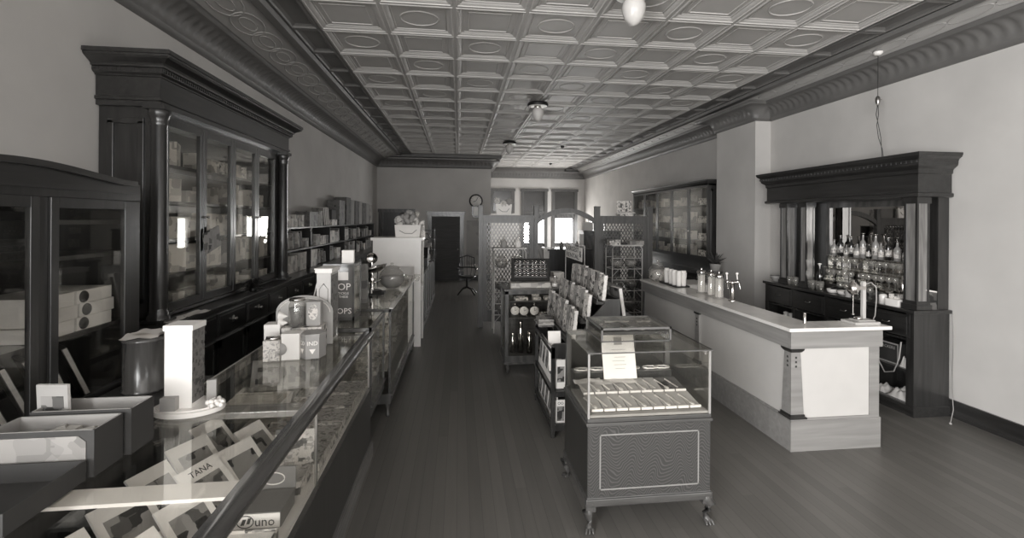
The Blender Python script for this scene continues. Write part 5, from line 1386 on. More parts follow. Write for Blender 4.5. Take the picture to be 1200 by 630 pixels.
cc = thing('certificate', 'tall white printed certificate card standing in the claw-foot case', 'card', (1.155, 3.235, .80))
Mx = frame(1.155, 3.235, .795, -.28, 0, 0)
build(xfb(MB().box(-.122, .122, 0, .004, 0, .308), Mx), 'card', M['paper'], cc)
build(xfb(MB().box(-.03, .03, -.001, 0, .235, .29), Mx), 'emblem', M['card'], cc)
b = MB()
for k in range(6): b.box(-.05+.008*(k % 3), .05-.01*(k % 2), -.0008, 0, .20-.026*k, .203-.026*k)
build(xfb(b, Mx), 'printed_lines', M['card'], cc)
mb = MB(); n = 14
for k in range(n):
    a = R.uniform(0, 6.28)
sheet(1.10, 3.20, .785, .30, .06, .05, 'crumpled white cloth strip at the foot of the certificate card', 'cloth_strip', M['cloth'], .004, .1)
o = sheet(.90, 3.19, .80, .20, .06, .1, 'folded white tissue at the left end of the rear row', 'tissue', M['cloth'], .004, .1)
# small glass case on top
tcx = thing('counter_top_case', 'small flat glass case of trinkets standing on the claw-foot showcase', 'showcase', (1.2, 3.25, 1.1085))
a, b, c, d = .95, 1.44, 3.04, 3.42; z0, z1 = 1.1095, 1.205
fr = MB()
for u, v in ((a, c), (b-.012, c), (a, d-.012), (b-.012, d-.012)): fr.box(u, u+.012, v, v+.012, z0, z1)
for zz, hh in ((z0, .006), (z1-.014, .014)): fr.box(a, b, c, c+.012, zz, zz+hh).box(a, b, d-.012, d, zz, zz+hh).box(a, a+.012, c, d, zz, zz+hh).box(b-.012, b, c, d, zz, zz+hh)
build(fr, 'frame', flat('brown_wood_frame', .12, .4), tcx)
build(MB().box(a+.012, b-.012, c+.012, d-.012, z1-.006, z1-.002).box(a+.012, b-.012, c+.004, c+.008, z0+.01, z1-.01).box(a+.004, a+.008, c+.012, d-.012, z0+.01, z1-.01), 'glass_pane', M['pane'], tcx)
build(MB().box(a+.012, b-.012, c+.012, d-.012, z1-.05, z1-.03), 'velvet_bed', M['ink'], tcx)
for k, (x, y, w, h_, lab) in enumerate(((1.16, 3.34, .18, .025, 'slim pale card at the back of the small glass case'), (1.20, 3.12, .17, .07, 'white card at the front of the small glass case'), (1.36, 3.33, .10, .03, 'small grey card at the right back of the small glass case'))):
    sheet(x, y, z1-.029, w, h_, 0, lab, 'price_card')
for k in range(12):
    x = a+.07+(k % 6)*.066; y = 3.20+.07*(k//6)
    build(MB().tube([(x+.012*math.cos(2*PI*j/10), y+.012*math.sin(2*PI*j/10), z1-.026) for j in range(10)], .0025, 5, 0, True), 'finger_ring', M['chrome'], None, 'small bright ring on velvet, %s of the %s row, small case' % (ORD[k % 6], ['front', 'rear'][k//6]), 'ring', 'rings in the small glass case')

# ---- behind the partition ----
ch = thing('office_chair', 'dark bentwood swivel armchair beside the far panelled door', 'chair', (.20, 12.0, 0))
x, y = .22, 12.0
build(MB().lathe([(.001, .02), (.20, .02), (.22, .005), (.20, -.02), (.001, -.02)], (x, y, .46), 20), 'seat', M['dark'], ch)
build(MB().tube([(x+.25*math.cos(t), y+.22*math.sin(t), .66+.02*math.sin(t)) for t in [(-.5+4.14*k/16) for k in range(17)]], .018, 7).tube([(x-.20, y+.16, .68), (x-.19, y+.22, .92), (x, y+.26, .98), (x+.19, y+.22, .92), (x+.20, y+.16, .68)], .018, 7), 'arm_rail', M['dark'], ch)
mb = MB()
for k in range(7): t = PI*k/6; mb.tube([(x+.19*math.cos(t), y+.19*math.sin(t), .47), (x+.24*math.cos(t), y+.22*math.sin(t), .67)], .008, 5)
for k in range(5): mb.tube([(x-.12+.06*k, y+.2, .68), (x-.12+.06*k, y+.25, .96)], .008, 5)
build(mb, 'spindles', M['dark'], ch)
for t in (.6, 2.2, 3.8, 5.4): build(MB().tube([(x, y, .20), (x+.15*math.cos(t), y+.15*math.sin(t), .16), (x+.30*math.cos(t), y+.30*math.sin(t), .02)], [.03, .022, .016], 7), 'leg', M['dark'], ch)
build(MB().cyl((x, y, .18), .03, .27, 12), 'pedestal', M['iron'], ch)
ck = thing('wall_clock', 'round-faced drop wall clock with pendulum window on the back wall', 'clock', (.53, YB-.06, 2.3))
build(MB().lathe([(.001, 0), (.20, 0), (.215, .03), (.20, .06), (.165, .075), (.16, .06)][::-1], (.53, YB-.075, 2.49), 32, 0, 'y').prism([(.40, 2.32), (.66, 2.32), (.66, 2.06), (.60, 1.96), (.46, 1.96), (.40, 2.06)], lambda u, v, t: (u, t, v), YB-.09, YB), 'clock_case', M['dark'], ck)
build(MB().lathe([(.001, 0), (.168, 0), (.168, .01)], (.53, YB-.082, 2.49), 32, 0, 'y'), 'dial', M['white'], ck)
build(MB().box(.46, .60, YB-.094, YB-.09, 2.03, 2.28), 'pendulum_window', M['white'], ck)
mb = MB().ob(frame(.53, YB-.085, 2.49, 0, .5, 0), .012, .004, .13).ob(frame(.53, YB-.085, 2.49, 0, -1.9, 0), .015, .004, .09)
for k in range(12):
    a = 2*PI*k/12; mb.ob(frame(.53+.135*math.sin(a), YB-.084, 2.49+.135*math.cos(a), 0, a, 0), .010, .003, .02)
build(mb, 'hands', M['ink'], ck)
pn = build(MB().box(.24, .62, YB-.008, YB-.001, .50, 1.88), 'wall_chart', printed('faded_chart', .36, .26, 5, 0, .31), None, 'tall faded paper chart pinned on the back wall beside the panelled door', 'poster')
cb_ = thing('dark_cupboard', 'dark tall cupboard seen through the right side of the arch', 'cupboard', (3.5, 12.2, 0))
build(MB().box(3.28, 4.3, 12.1, 12.6, 0, 1.60), 'cupboard_body', M['dark'], cb_, bev=.005)
build(MB().box(3.34, 3.76, 12.085, 12.1, .1, 1.5).box(3.82, 4.24, 12.085, 12.1, .1, 1.5), 'cupboard_door', M['mid'], cb_)
build(MB().box(3.26, 4.32, 12.08, 12.6, 1.60, 1.64), 'top_board', M['darkx'], cb_)
place_box('carton', .24, .2, .22, 3.42, 12.25, 1.6415, 0, M['paper'], 'bright white carton on top of the dark cupboard beyond the arch', 'box')
place_box('carton', .1, .05, .34, 3.20, 12.0, 1.206, 0, M['paper'], 'narrow white upright packet at the left edge of the dark cupboard', 'box')
dc_ = thing('dispensing_counter', 'dark low counter seen through the arch under the bright window', 'counter', (2.4, 11.5, 0))
build(MB().box(2.2, 3.27, 11.3, 12.05, 0, 1.16), 'carcass', M['dark'], dc_)
build(MB().box(2.15, 3.27, 11.25, 12.06, 1.16, 1.205), 'counter_top', M['darkx'], dc_)
for k, (x, h, lab) in enumerate(((2.55, .22, 'tall'), (2.72, .14, 'short'), (2.95, .18, 'stout'))):
    o = build(MB().lathe([(.001, 0), (.05, 0), (.05, h*.6), (.02, h*.8), (.02, h), (.001, h)], (x, 11.5, 1.2055), 14), 'chemist_bottle', M['card'], None, '%s dark bottle on the low counter beyond the arch' % lab, 'bottle')
# ================================================================== RIGHT SIDE
# ---- soda fountain counter ----
sf = thing('soda_fountain_counter', 'long marble-topped soda counter with white panels and pale oak trim', 'counter', (3.1, 5.2, 0))
a, b, c, d = 2.765, 3.60, 3.615, 6.80
build(MB().box(a, b, c, c+.03, 0, .255).box(a, a+.03, c+.03, d, 0, .255), 'base_board', M['band'], sf)
build(MB().box(a+.008, b-.008, c+.008, c+.03, .255, .274).box(a+.008, a+.03, c+.03, d, .255, .274), 'base_cap', M['band'], sf)
build(MB().box(a+.02, a+.035, c+.035, d, .27, .87), 'side_panel', M['opal'], sf)
build(MB().box(a+.03, b-.09, c+.018, c+.034, .27, .87), 'end_panel', M['opal'], sf)
build(MB().box(b-.10, b-.01, c+.008, c+.034, .274, .862), 'end_stile', M['band'], sf)
build(MB().box(a-.01, b+.005, c-.01, c+.03, .862, 1.006), 'end_band', M['band'], sf)
build(MB().box(a-.01, a+.03, c+.03, d+.01, .862, 1.006), 'side_band', M['bandy'], sf)
build(MB().box(a+.02, a+.05, d-.03, d, 0, .862).box(a, b-.2, d-.03, d, 0, 1.0), 'back_panel', M['mid'], sf)
build(MB().box(a-.035, a+.30, c-.03, d+.03, 1.007, 1.037).box(a+.30, b+.075, c-.03, c+.225, 1.007, 1.037), 'marble_top', M['marble'], sf, bev=.004)
build(MB().box(a+.27, a+.29, c+.22, d-.03, .2, 1.006).box(b-.02, b, c+.03, c+.20, 0, 1.006).box(a+.27, b, c+.20, c+.22, 0, 1.006), 'inner_panel', M['mid'], sf)
def pil(x, y, corner):
    mb = MB(); w0, w1 = .115, .075
    for (ww, dd, z0, z1) in ((.15, .03, .276, .292), (.13, .022, .292, .31)): pass
    t = .02
    if corner:
        def rg(w, o, z): return [(x-o, y-o, z), (x-o+w+o, y-o, z), (x-o+w+o, y+.02, z), (x+.02, y+.02, z), (x+.02, y-o+w+o, z), (x-o, y-o+w+o, z)]
        def loft6(rs):
            vs = sum(rs, []); fs = []
            for i in range(len(rs)-1):
                for k in range(6): fs.append((i*6+k, i*6+(k+1) % 6, (i+1)*6+(k+1) % 6, (i+1)*6+k))
            fs.append(tuple(range(6))[::-1]); fs.append(tuple(range(len(vs)-6, len(vs))))
            return MB().add(vs, fs)
        p = build(loft6([rg(.115, .002, .30), rg(.082, .002, .835)]), 'pilaster', M['band'], sf)
        build(loft6([rg(.135, .018, .274), rg(.135, .018, .287), rg(.122, .008, .292), rg(.122, .008, .306), rg(.118, .004, .31)]), 'pilaster_foot', M['dark'], p)
        build(loft6([rg(.09, .004, .83), rg(.105, .014, .845), rg(.11, .018, .862)]), 'pilaster_cap', M['dark'], p)
        mbk = MB()
        for k in range(3):
            z = .795-.037*k
            mbk.box(x+.022, x+.036, y-.0045, y-.002, z-.015, z).box(x+.050, x+.064, y-.0045, y-.002, z-.015, z) if False else mbk.box(x+.033, x+.049, y-.0045, y-.0015, z-.017, z).box(x-.0045, x-.0015, y+.033, y+.049, z-.017, z)
        build(mbk, 'dark_squares', M['ink'], p)
    else:
        vs = [(x-.004, y-.06, .30), (x-.004, y+.06, .30), (x+.02, y+.06, .30), (x+.02, y-.06, .30), (x-.004, y-.04, .835), (x-.004, y+.04, .835), (x+.02, y+.04, .835), (x+.02, y-.04, .835)]
        p = build(MB().add(vs, [(3, 2, 1, 0), (4, 5, 6, 7), (0, 1, 5, 4), (1, 2, 6, 5), (2, 3, 7, 6), (3, 0, 4, 7)]), 'pilaster', M['bandy'], sf)
        build(MB().box(x-.018, x+.02, y-.08, y+.08, .274, .29).box(x-.01, x+.02, y-.07, y+.07, .29, .31), 'pilaster_foot', M['dark'], p)
        build(MB().box(x-.015, x+.02, y-.055, y+.055, .84, .862), 'pilaster_cap', M['dark'], p)
        mbk = MB()
        for k in range(3): z = .795-.037*k; mbk.box(x-.0065, x-.004, y-.01, y+.01, z-.017, z)
        build(mbk, 'dark_squares', M['ink'], p)
pil(a+.002, c+.002, True); pil(a+.004, 5.18, False)

# back bar workboard behind the counter
wb = thing('workboard', 'white-topped low workboard behind the soda counter', 'counter', (3.6, 6.9, 0))
build(MB().box(3.30, 3.95, 6.88, 7.5, .88, .93).box(3.34, 3.9, 6.91, 7.47, .3, .88), 'sink_body', M['white'], wb)
for u, v in ((3.36, 6.93), (3.88, 6.93), (3.36, 7.45), (3.88, 7.45)): build(MB().cb(u, v, 0, .04, .04, .3), 'leg', M['chrome'], wb)

ztop = 1.0375
# big glass jar
def cookie_jar(x, y, z, r, label):
    t = thing('glass_jar', label, 'jar', (x, y, z))
    build(MB().lathe([(r*.7, 0), (r, r*.35), (r*1.05, r*.9), (r*.85, r*1.5), (r*.6, r*1.75), (r*.64, r*1.85)], (x, y, z), 24), 'jar_body', M['bowlglass'], t)
    build(MB().lathe([(.001, .004), (r*.66, .006), (r*.95, r*.4), (r*.98, r*.9), (r*.7, r*1.3), (.001, r*1.35)], (x, y, z), 18), 'contents', M['label'], t)
    build(MB().lathe([(r*.66, r*1.86), (r*.6, r*1.95), (r*.2, r*2.05), (r*.16, r*2.2), (r*.26, r*2.32), (.001, r*2.4)], (x, y, z), 20), 'lid', M['bowlglass'], t)
cookie_jar(2.90, 6.58, ztop, .13, 'big round lidded glass jar at the far end of the soda counter')
ty = thing('cup_tray', 'dark low tray under the row of pale cups on the soda counter', 'tray', (2.95, 6.2, ztop))
build(MB().box(2.86, 3.04, 5.90, 6.42, ztop, ztop+.012).box(2.855, 2.865, 5.895, 6.425, ztop, ztop+.022).box(3.035, 3.045, 5.895, 6.425, ztop, ztop+.022), 'tray_body', M['iron'], ty)
cup = thing('tall_cup', 'tall pale mixing cup on the dark tray, nearest one', 'cup', (0, 0, 0), 'pale mixing cups on the dark tray', world=False)
build(MB().lathe([(.001, 0), (.030, 0), (.032, .01), (.042, .17), (.045, .175), (.039, .17), (.03, .02)], (0, 0, 0), 20), 'cup_body', M['milk'], cup)
build(MB().lathe([(.036, .172), (.033, .2), (.028, .205), (.001, .205)], (0, 0, 0), 16), 'cup_rim', M['milk'], cup)
cup.location = (2.93, 5.97, ztop+.0125)
for k, (x, y, lab) in enumerate(((2.92, 6.08, 'second from the near end'), (2.93, 6.20, 'third from the near end'), (2.93, 6.34, 'farthest, next to the glass jar'), (3.0, 5.98, 'behind the nearest one'))):
    dup(cup, (x, y, ztop+.0125), .5*k, 'tall pale mixing cup on the dark tray, '+lab)
# straw jars
sj = thing('straw_jar', 'glass straw jar with metal lid on the soda counter, nearest of three', 'jar', (0, 0, 0), 'straw jars on the soda counter', world=False)
build(MB().lathe([(.06, 0), (.055, .012), (.048, .02), (.048, .245), (.05, .25)], (0, 0, 0), 24), 'jar_body', M['clear'], sj)
mb = MB()
for k in range(26):
    a_ = R.uniform(0, 6.28); r_ = .04*math.sqrt(R.random()); mb.cyl((r_*math.cos(a_), r_*math.sin(a_), .018), .0035, R.uniform(.19, .215), 5)
build(mb, 'straws', M['paper'], sj, kind='stuff')
build(MB().lathe([(.052, .25), (.054, .265), (.045, .275), (.012, .28), (.008, .295), (.012, .305), (.001, .315)], (0, 0, 0), 20), 'lid', M['chrome'], sj)
sj.location = (2.955, 5.04, ztop+.0003)
dup(sj, (2.96, 5.22, ztop+.0003), 1, 'glass straw jar with metal lid on the soda counter, middle of three')
dup(sj, (2.955, 5.43, ztop+.0003), 2, 'glass straw jar with metal lid on the soda counter, farthest of three')
# draft arm
da = thing('soda_draft_arm', 'nickel soda draft column with two faucets on the counter edge', 'tap', (3.03, 4.92, ztop))
x, y = 3.03, 4.90
build(MB().lathe([(.045, 0), (.045, .01), (.024, .02), (.022, .19), (.028, .2), (.02, .22), (.001, .225)], (x, y, ztop), 20), 'column', M['chrome'], da)
for s_ in (-1, 1):
    px_, py_ = x+s_*.055, y-s_*.01
    p = build(MB().tube([(x, y, ztop+.20), (px_, py_, ztop+.21), (px_+s_*.01, py_-.02, ztop+.20), (px_+s_*.01, py_-.03, ztop+.13)], [.014, .016, .013, .006], 8).ball((px_, py_, ztop+.21), .026, 12), 'faucet', M['chrome'], da)
    build(MB().tube([(px_, py_, ztop+.22), (px_, py_+.01, ztop+.29)], .006, 6).ball((px_, py_+.01, ztop+.30), .016, 10), 'handle', M['milk'], p)
# small spigot post near the corner
sp = thing('glass_rinser_post', 'short bright nickel post standing on the marble near the counter corner', 'tap', (3.04, 3.80, ztop))
build(MB().lathe([(.016, 0), (.014, .004), (.012, .085), (.014, .09), (.001, .092)], (3.0, 3.76, ztop), 16), 'post', M['chrome'], sp)
# mixer
mx_ = thing('drink_mixer', 'counter drink mixer with upright post, nickel motor and thin spindle', 'mixer', (3.55, 3.76, ztop))
x, y = 3.50, 3.73
build(MB().box(x-.12, x+.12, y-.09, y+.07, ztop, ztop+.025).box(x-.06, x+.10, y-.06, y+.05, ztop+.025, ztop+.035), 'base_block', flat('pale_base', .45, .4), mx_, bev=.004)
build(MB().cb(x+.065, y+.03, ztop+.03, .03, .03, .33), 'post', M['rackp'], mx_, bev=.003)
hd = build(MB().lathe([(.008, 0), (.03, .01), (.045, .035), (.047, .075), (.03, .10), (.012, .115), (.012, .13), (.001, .135)], (x-.045, y+.02, ztop+.245), 20).box(x-.04, x+.07, y+.005, y+.035, ztop+.29, ztop+.32), 'motor_head', M['chrome'], mx_)
build(MB().tube([(x-.045, y+.02, ztop+.25), (x-.045, y+.02, ztop+.075)], .004, 6).lathe([(.001, 0), (.014, .002), (.014, .008), (.001, .01)], (x-.045, y+.02, ztop+.07), 12), 'spindle', M['chrome'], mx_)
build(MB().lathe([(.001, .0), (.03, 0), (.032, .02), (.001, .028)], (x-.02, y-.01, ztop+.035), 16), 'switch', M['chrome'], mx_)
pts = [(x+.08, y+.03, ztop+.335), (x+.14, y+.03, ztop+.35), (x+.19, y+.03, ztop+.31), (x+.205, y+.04, ztop+.2), (x+.21, y+.06, ztop+.05), (x+.22, y+.15, ztop-.12), (x+.24, y+.22, ztop-.2)]
build(MB().tube(pts, .005, 6), 'cord', M['card'], mx_)

# ---- back bar ----
XB, XU = 4.46, 4.50
bk = thing('back_bar', 'dark mirrored back bar with columns, heavy cornice and drawers', 'cabinet', (4.67, 5.2, 0))
ya, yb2 = 4.12, 6.37
XW = WR-.024
mb = MB().box(XW-.02, XW, ya+.03, yb2-.03, .17, 1.02).box(XB, XW, ya, ya+.03, .101, 1.019).box(XB, XW, yb2-.03, yb2, .101, 1.019).box(XB+.01, XW-.02, ya+.03, yb2-.03, .101, .104).box(XB+.01, XW-.02, ya+.03, yb2-.03, .42, .445).box(XB+.01, XW-.02, ya+.03, yb2-.03, .74, .76).box(XB-.002, XB+.04, ya-.002, ya+.08, .101, 1.018).box(XB-.002, XB+.04, yb2-.06, yb2+.002, .101, 1.018)
for q in (4.68, 5.24, 5.80): mb.box(XB+.001, XW-.021, q-.02, q+.02, .101, 1.018)
build(mb, 'carcass', M['dark'], bk)
build(MB().box(XB-.012, XW, ya-.012, yb2+.01, 0, .10), 'plinth', M['darkh'], bk, bev=.003)
build(MB().box(XB-.03, XW, ya-.03, yb2+.03, 1.02, 1.055), 'counter_top', M['darkh'], bk, bev=.005)
for a_, b_ in ((4.16, 4.66), (4.70, 5.22), (5.26, 5.78), (5.82, 6.33)):
    dr = build(MB().box(XB-.006, XB+.02, a_, b_, .775, 1.0).box(XB-.012, XB-.006, a_+.03, b_-.03, .80, .975), 'drawer', M['darkh'], bk)
    yc = (a_+b_)/2
    build(MB().tube([(XB-.012, yc-.04, .90), (XB-.03, yc-.03, .89), (XB-.03, yc+.03, .89), (XB-.012, yc+.04, .90)], .005, 6), 'pull', M['brass'], dr)
zc0, zc1 = 1.056, 2.17
XQ = XW
build(MB().box(XQ-.03, XQ, ya+.02, yb2-.02, zc0, zc1), 'back_board', M['dark'], bk)
build(MB().box(XQ-.036, XQ-.031, 4.40, 5.58, 1.12, 2.10), 'mirror', M['mirror'], bk)
build(MB().box(XQ-.06, XQ-.03, 4.36, 4.40, zc0, zc1).box(XQ-.06, XQ-.03, 5.58, 5.64, zc0, zc1).box(XQ-.06, XQ-.03, 4.4, 5.58, 2.10, zc1).box(XQ-.06, XQ-.03, 4.4, 5.58, zc0, 1.12), 'mirror_frame', M['mid'], bk)
def sqcol(y, w=.13):
    gl = wood('glossy_column', .10, .28, .3, 'z', .25)
    c_ = build(MB().box(XU+.008, XU+w-.008, y+.008, y+w-.008, zc0+.08, zc1-.05), 'column', gl, bk)
    mb = MB().box(XU-.015, XU+w+.015, y-.015, y+w+.015, zc0, zc0+.05).box(XU-.005, XU+w+.005, y-.005, y+w+.005, zc0+.05, zc0+.085).box(XU-.01, XU+w+.01, y-.01, y+w+.01, zc1-.06, zc1)
    for u, v in ((XU, y), (XU+w-.02, y), (XU, y+w-.02), (XU+w-.02, y+w-.02)): mb.box(u, u+.02, v, v+.02, zc0+.08, zc1-.05)
    build(mb, 'column_trim', M['dark'], c_)
sqcol(4.13, .14); sqcol(5.98, .14); sqcol(5.62, .12)
build(MB().box(XQ-.12, XQ, ya+.01, ya+.03, zc0, zc1), 'side_board', M['dark'], bk)
mb = MB()
# entablature; faces -x so build mirrored
vs_prof = [(0, 2.17), (.02, 2.18), (.02, 2.21), (.0, 2.22), (.0, 2.40), (.012, 2.41), (.012, 2.425)]+cyma(.012, 2.43, .06, 2.50)+[(.062, 2.505), (.062, 2.53)]+cyma(.065, 2.53, .10, 2.58)+[(.105, 2.582), (.105, 2.605)]
mould_box(mb, XW, XU-.02, ya-.015, yb2+.015, vs_prof, -1)
y = ya-.06
while y < yb2+.06: mb.box(XU-.09, XU-.075, y, y+.03, 2.507, 2.528); y += .055
build(mb, 'entablature', M['darkh'], bk)

# things on the back bar
def glassware(name, prof, label, cat, n=14, mat='clear'):
    t = thing(name, label, cat, (0, 0, 0), world=False)
    build(MB().lathe(prof, (0, 0, 0), n), name+'_bowl', M[mat], t)
    return t
steps = thing('glass_stand', 'stepped glass shelf stand before the back bar mirror', 'stand', (4.72, 4.95, 1.056))
for zz, x0 in ((1.19, 4.62), (1.34, 4.67), (1.49, 4.72)):
    build(MB().box(x0, XQ-.065, 4.44, 5.54, zz, zz+.006), 'shelf', M['clear'], steps)
for q in (4.46, 4.99, 5.52):
    build(MB().box(4.62, XQ-.065, q-.006, q+.006, 1.056, 1.19).box(4.68, XQ-.065, q-.006, q+.006, 1.196, 1.34).box(4.73, XQ-.065, q-.006, q+.006, 1.346, 1.49), 'bracket', M['cleara'], steps)
gob = [(.026, 0), (.024, .002), (.004, .008), (.0035, .05), (.008, .058), (.030, .075), (.036, .10), (.033, .13), (.031, .13), (.033, .10), (.026, .076), (.001, .066)]
g0 = glassware('goblet', gob, 'small stemmed goblet on the glass stand', 'goblet')
g0['group'] = 'goblets on the lower glass shelves'
first = True
k = 0
for zz, x, rown in ((1.0565, 4.60, 'counter level before the glass stand'), (1.1965, 4.66, 'lowest glass shelf'), (1.3465, 4.71, 'middle glass shelf')):
    for i in range(12):
        y = 4.515+i*.0835
        if not rown.startswith('counter') and abs(y-4.99) < .045: continue
        if rown.startswith('counter') and (i < 3 or i > 8): continue
        lab = 'stemmed goblet on the %s, %s from near end' % (rown, ORD[i])
        if first: g0.location = (x, y, zz+.0003); g0['label'] = lab; first = False
        else: dup(g0, (x+.01*(i % 2), y, zz+.0003), i*1.0, lab, 'goblets on the lower glass shelves')
def bottle(x, y, z, h, r, mat, label, top='chrome', lab=True, grp='syrup and liquor bottles on the top glass shelf'):
    t = thing('liquor_bottle', label, 'bottle', (0, 0, 0), grp, world=False)
    build(MB().lathe([(.001, 0), (r, 0), (r, h*.55), (r*.85, h*.62), (r*.36, h*.72), (r*.33, h*.9)], (0, 0, 0), 16), 'bottle_body', M[mat], t)
    if lab: build(MB().lathe([(r*1.01, h*.15), (r*1.015, h*.45)], (0, 0, 0), 16), 'label', M['label'], t)
    build(MB().lathe([(r*.3, h*.9), (r*.3, h*.94), (r*.65, h*.955), (r*.7, h*.98), (.001, h)], (0, 0, 0), 12), 'pourer', M[top], t)
    t.location = (x, y, z)
    return t
bs = [(4.50, .16, .032, 'syrup'), (4.60, .22, .034, 'syrup'), (4.71, .26, .032, 'liquor'), (4.80, .20, .03, 'syrup'), (4.87, .29, .036, 'syrup'), (4.96, .17, .028, 'liquor'), (5.04, .30, .032, 'syrup'), (5.12, .17, .04, 'syrup'), (5.21, .25, .03, 'liquor'), (5.28, .15, .028, 'syrup'), (5.37, .26, .034, 'liquor'), (5.47, .20, .034, 'syrup')]
for i, (y, h, r, m_) in enumerate(bs):
    bottle(4.77, y, 1.4965, h, r, m_, '%s bottle with pourer on the top glass shelf, %s from near end' % ('dark' if m_ == 'liquor' else 'pale labelled', ORD[i]))
bottle(4.56, 5.46, 1.0557, .34, .036, 'liquor', 'tall dark wine bottle with white cap on the back bar counter', 'milk', False, None)
# tumblers, cup stack, bowl at the far end
tu = glassware('tumbler', [(.001, .004), (.024, .004), (.026, 0), (.034, .12), (.032, .12), (.024, .01)], 'clear tumbler in the row at the far end of the back bar', 'tumbler')
tu['group'] = 'tumblers at the far end of the back bar'
tu.location = (4.50, 5.925, 1.0557); tu['label'] = 'clear tumbler at the far end of the back bar, first from the left'
for i, ty_ in enumerate((5.865, 5.805, 5.56, 5.50, 5.43, 5.36), 1): dup(tu, (4.50+.015*(i % 2), ty_, 1.0557), i, 'clear tumbler at the back bar far end, %s from the left' % ORD[i])
cs_ = thing('paper_cup_stack', 'tall stack of white paper cups standing at the far end of the back bar', 'cups', (4.60, 5.86, 1.0555))
mb = MB()
for k in range(14): mb.lathe([(.026, k*.022), (.036, k*.022+.020), (.038, k*.022+.022), (.034, k*.022+.022)], (4.62, 5.84, 1.0557), 16)
mb.lathe([(.026, 14*.022), (.022, 14*.022+.04), (.001, 14*.022+.04)], (4.62, 5.84, 1.0557), 16)
build(mb, 'cups', M['milk'], cs_)
bw = thing('mixing_bowl', 'grey glass bowl at the far left end of the back bar', 'bowl', (4.55, 6.26, 1.056))
build(MB().lathe([(.03, 0), (.05, .01), (.085, .07), (.09, .085), (.083, .075), (.04, .012), (.001, .01)], (4.55, 6.26, 1.056), 24), 'bowl', M['card'], bw)
# white dishes
for k, (y, lab) in enumerate(((5.22, 'left'), (5.06, 'right'))):
    t = thing('white_dish', '%s low white china dish on the back bar counter' % lab, 'dish', (4.54, y, 1.056), 'white dishes on the back bar')
    build(MB().lathe([(.03, 0), (.06, .012), (.07, .05), (.066, .05), (.05, .015), (.001, .01)], (4.54, y, 1.056), 20), 'dish', M['milk'], t)
lm = thing('lemon_squeezer', 'round white china pot with rounded handle on the back bar counter', 'pot', (4.50, 4.98, 1.056))
build(MB().lathe([(.03, 0), (.035, .04), (.03, .08), (.001, .09)], (4.47, 4.92, 1.056), 16).tube([(4.47, 4.955, 1.07), (4.47, 4.98, 1.1), (4.47, 4.955, 1.13)], .005, 6), 'pot', M['card'], lm)
th_ = thing('samovar_urn', 'tall grey metal urn at the near end of the back bar', 'urn', (4.60, 4.42, 1.056))
build(MB().lathe([(.001, 0), (.05, 0), (.04, .02), (.02, .04), (.03, .07), (.02, .09), (.045, .12), (.05, .22), (.035, .25), (.01, .27), (.012, .30), (.001, .31)], (4.63, 4.40, 1.056), 20), 'urn', M['chrome'], th_)
wc_ = thing('white_canister', 'white lidded canister on the near end of the back bar counter', 'jar', (4.50, 4.55, 1.056))
build(MB().lathe([(.001, 0), (.036, 0), (.038, .085), (.03, .1), (.001, .105)], (4.50, 4.50, 1.056), 20), 'canister', M['milk'], wc_)
place_box('carton', .12, .13, .07, 4.52, 4.37, 1.0557, .1, M['paper'], 'low white box on the near end of the back bar counter', 'box')
place_box('carton', .08, .09, .05, 4.52, 4.37, 1.128, .3, M['label'], 'small crumpled packet on the low white box', 'box')
tray_ = thing('handled_basket', 'white handled tray leaning against the wall beyond the near column', 'tray', (4.78, 4.2, 1.056))
b_ = MB().prism([(4.66, 0), (4.83, 0), (4.80, .16), (4.62, .19)], lambda u, v, t: (u, t, 1.056+v), 4.14, 4.152)
build(b_, 'tray_board', M['coverd'], tray_); build(MB().tube([(4.61, 4.146, 1.25), (4.80, 4.146, 1.22), (4.83, 4.146, 1.06)], .01, 6), 'tray_rim', M['paper'], tray_)
# goblets between tumblers and dark dish
t = thing('covered_dish', 'dark covered glass dish on the lowest glass shelf of the stand', 'dish', (4.66, 5.1, 1.197))
build(MB().lathe([(.05, 0), (.085, .02), (.09, .035), (.07, .06), (.02, .075), (.012, .09), (.001, .095)], (4.60, 5.20, 1.062), 20), 'dish', M['iron'], t)
# contents of the open lower shelves
for k, (y, zz, w, h, mt, lab) in enumerate(((6.1, .447, .06, .2, M['milk'], 'first white jar'), (6.0, .447, .06, .2, M['milk'], 'second white jar'), (5.9, .447, .06, .2, M['milk'], 'third white jar'))):
    o = build(MB().lathe([(.001, 0), (.04, 0), (.042, .15), (.03, .17), (.035, .2), (.001, .21)], (4.58, y, .4475), 18), 'storage_jar', M['milk'], None, lab+' from the far end on the back bar middle shelf', 'jar', 'white jars on the back bar middle shelf')
cr = thing('cracker_tin', 'dark lettered box with pale border on the back bar middle shelf', 'box', (4.6, 4.46, .446))
build(MB().box(4.52, 4.70, 4.34, 4.62, .4465, .66), 'box_body', M['cartond'], cr)
build(MB().box(4.517, 4.5199, 4.34, 4.62, .4465, .46).box(4.517, 4.5199, 4.34, 4.62, .646, .66).box(4.517, 4.5199, 4.34, 4.352, .46, .646).box(4.517, 4.5199, 4.608, 4.62, .46, .646), 'pale_border', M['card'], cr)
textmesh('CRACKERS', .042, frame(4.5185, 4.48, .61, PI/2, 0, -PI/2), M['card'], cr)
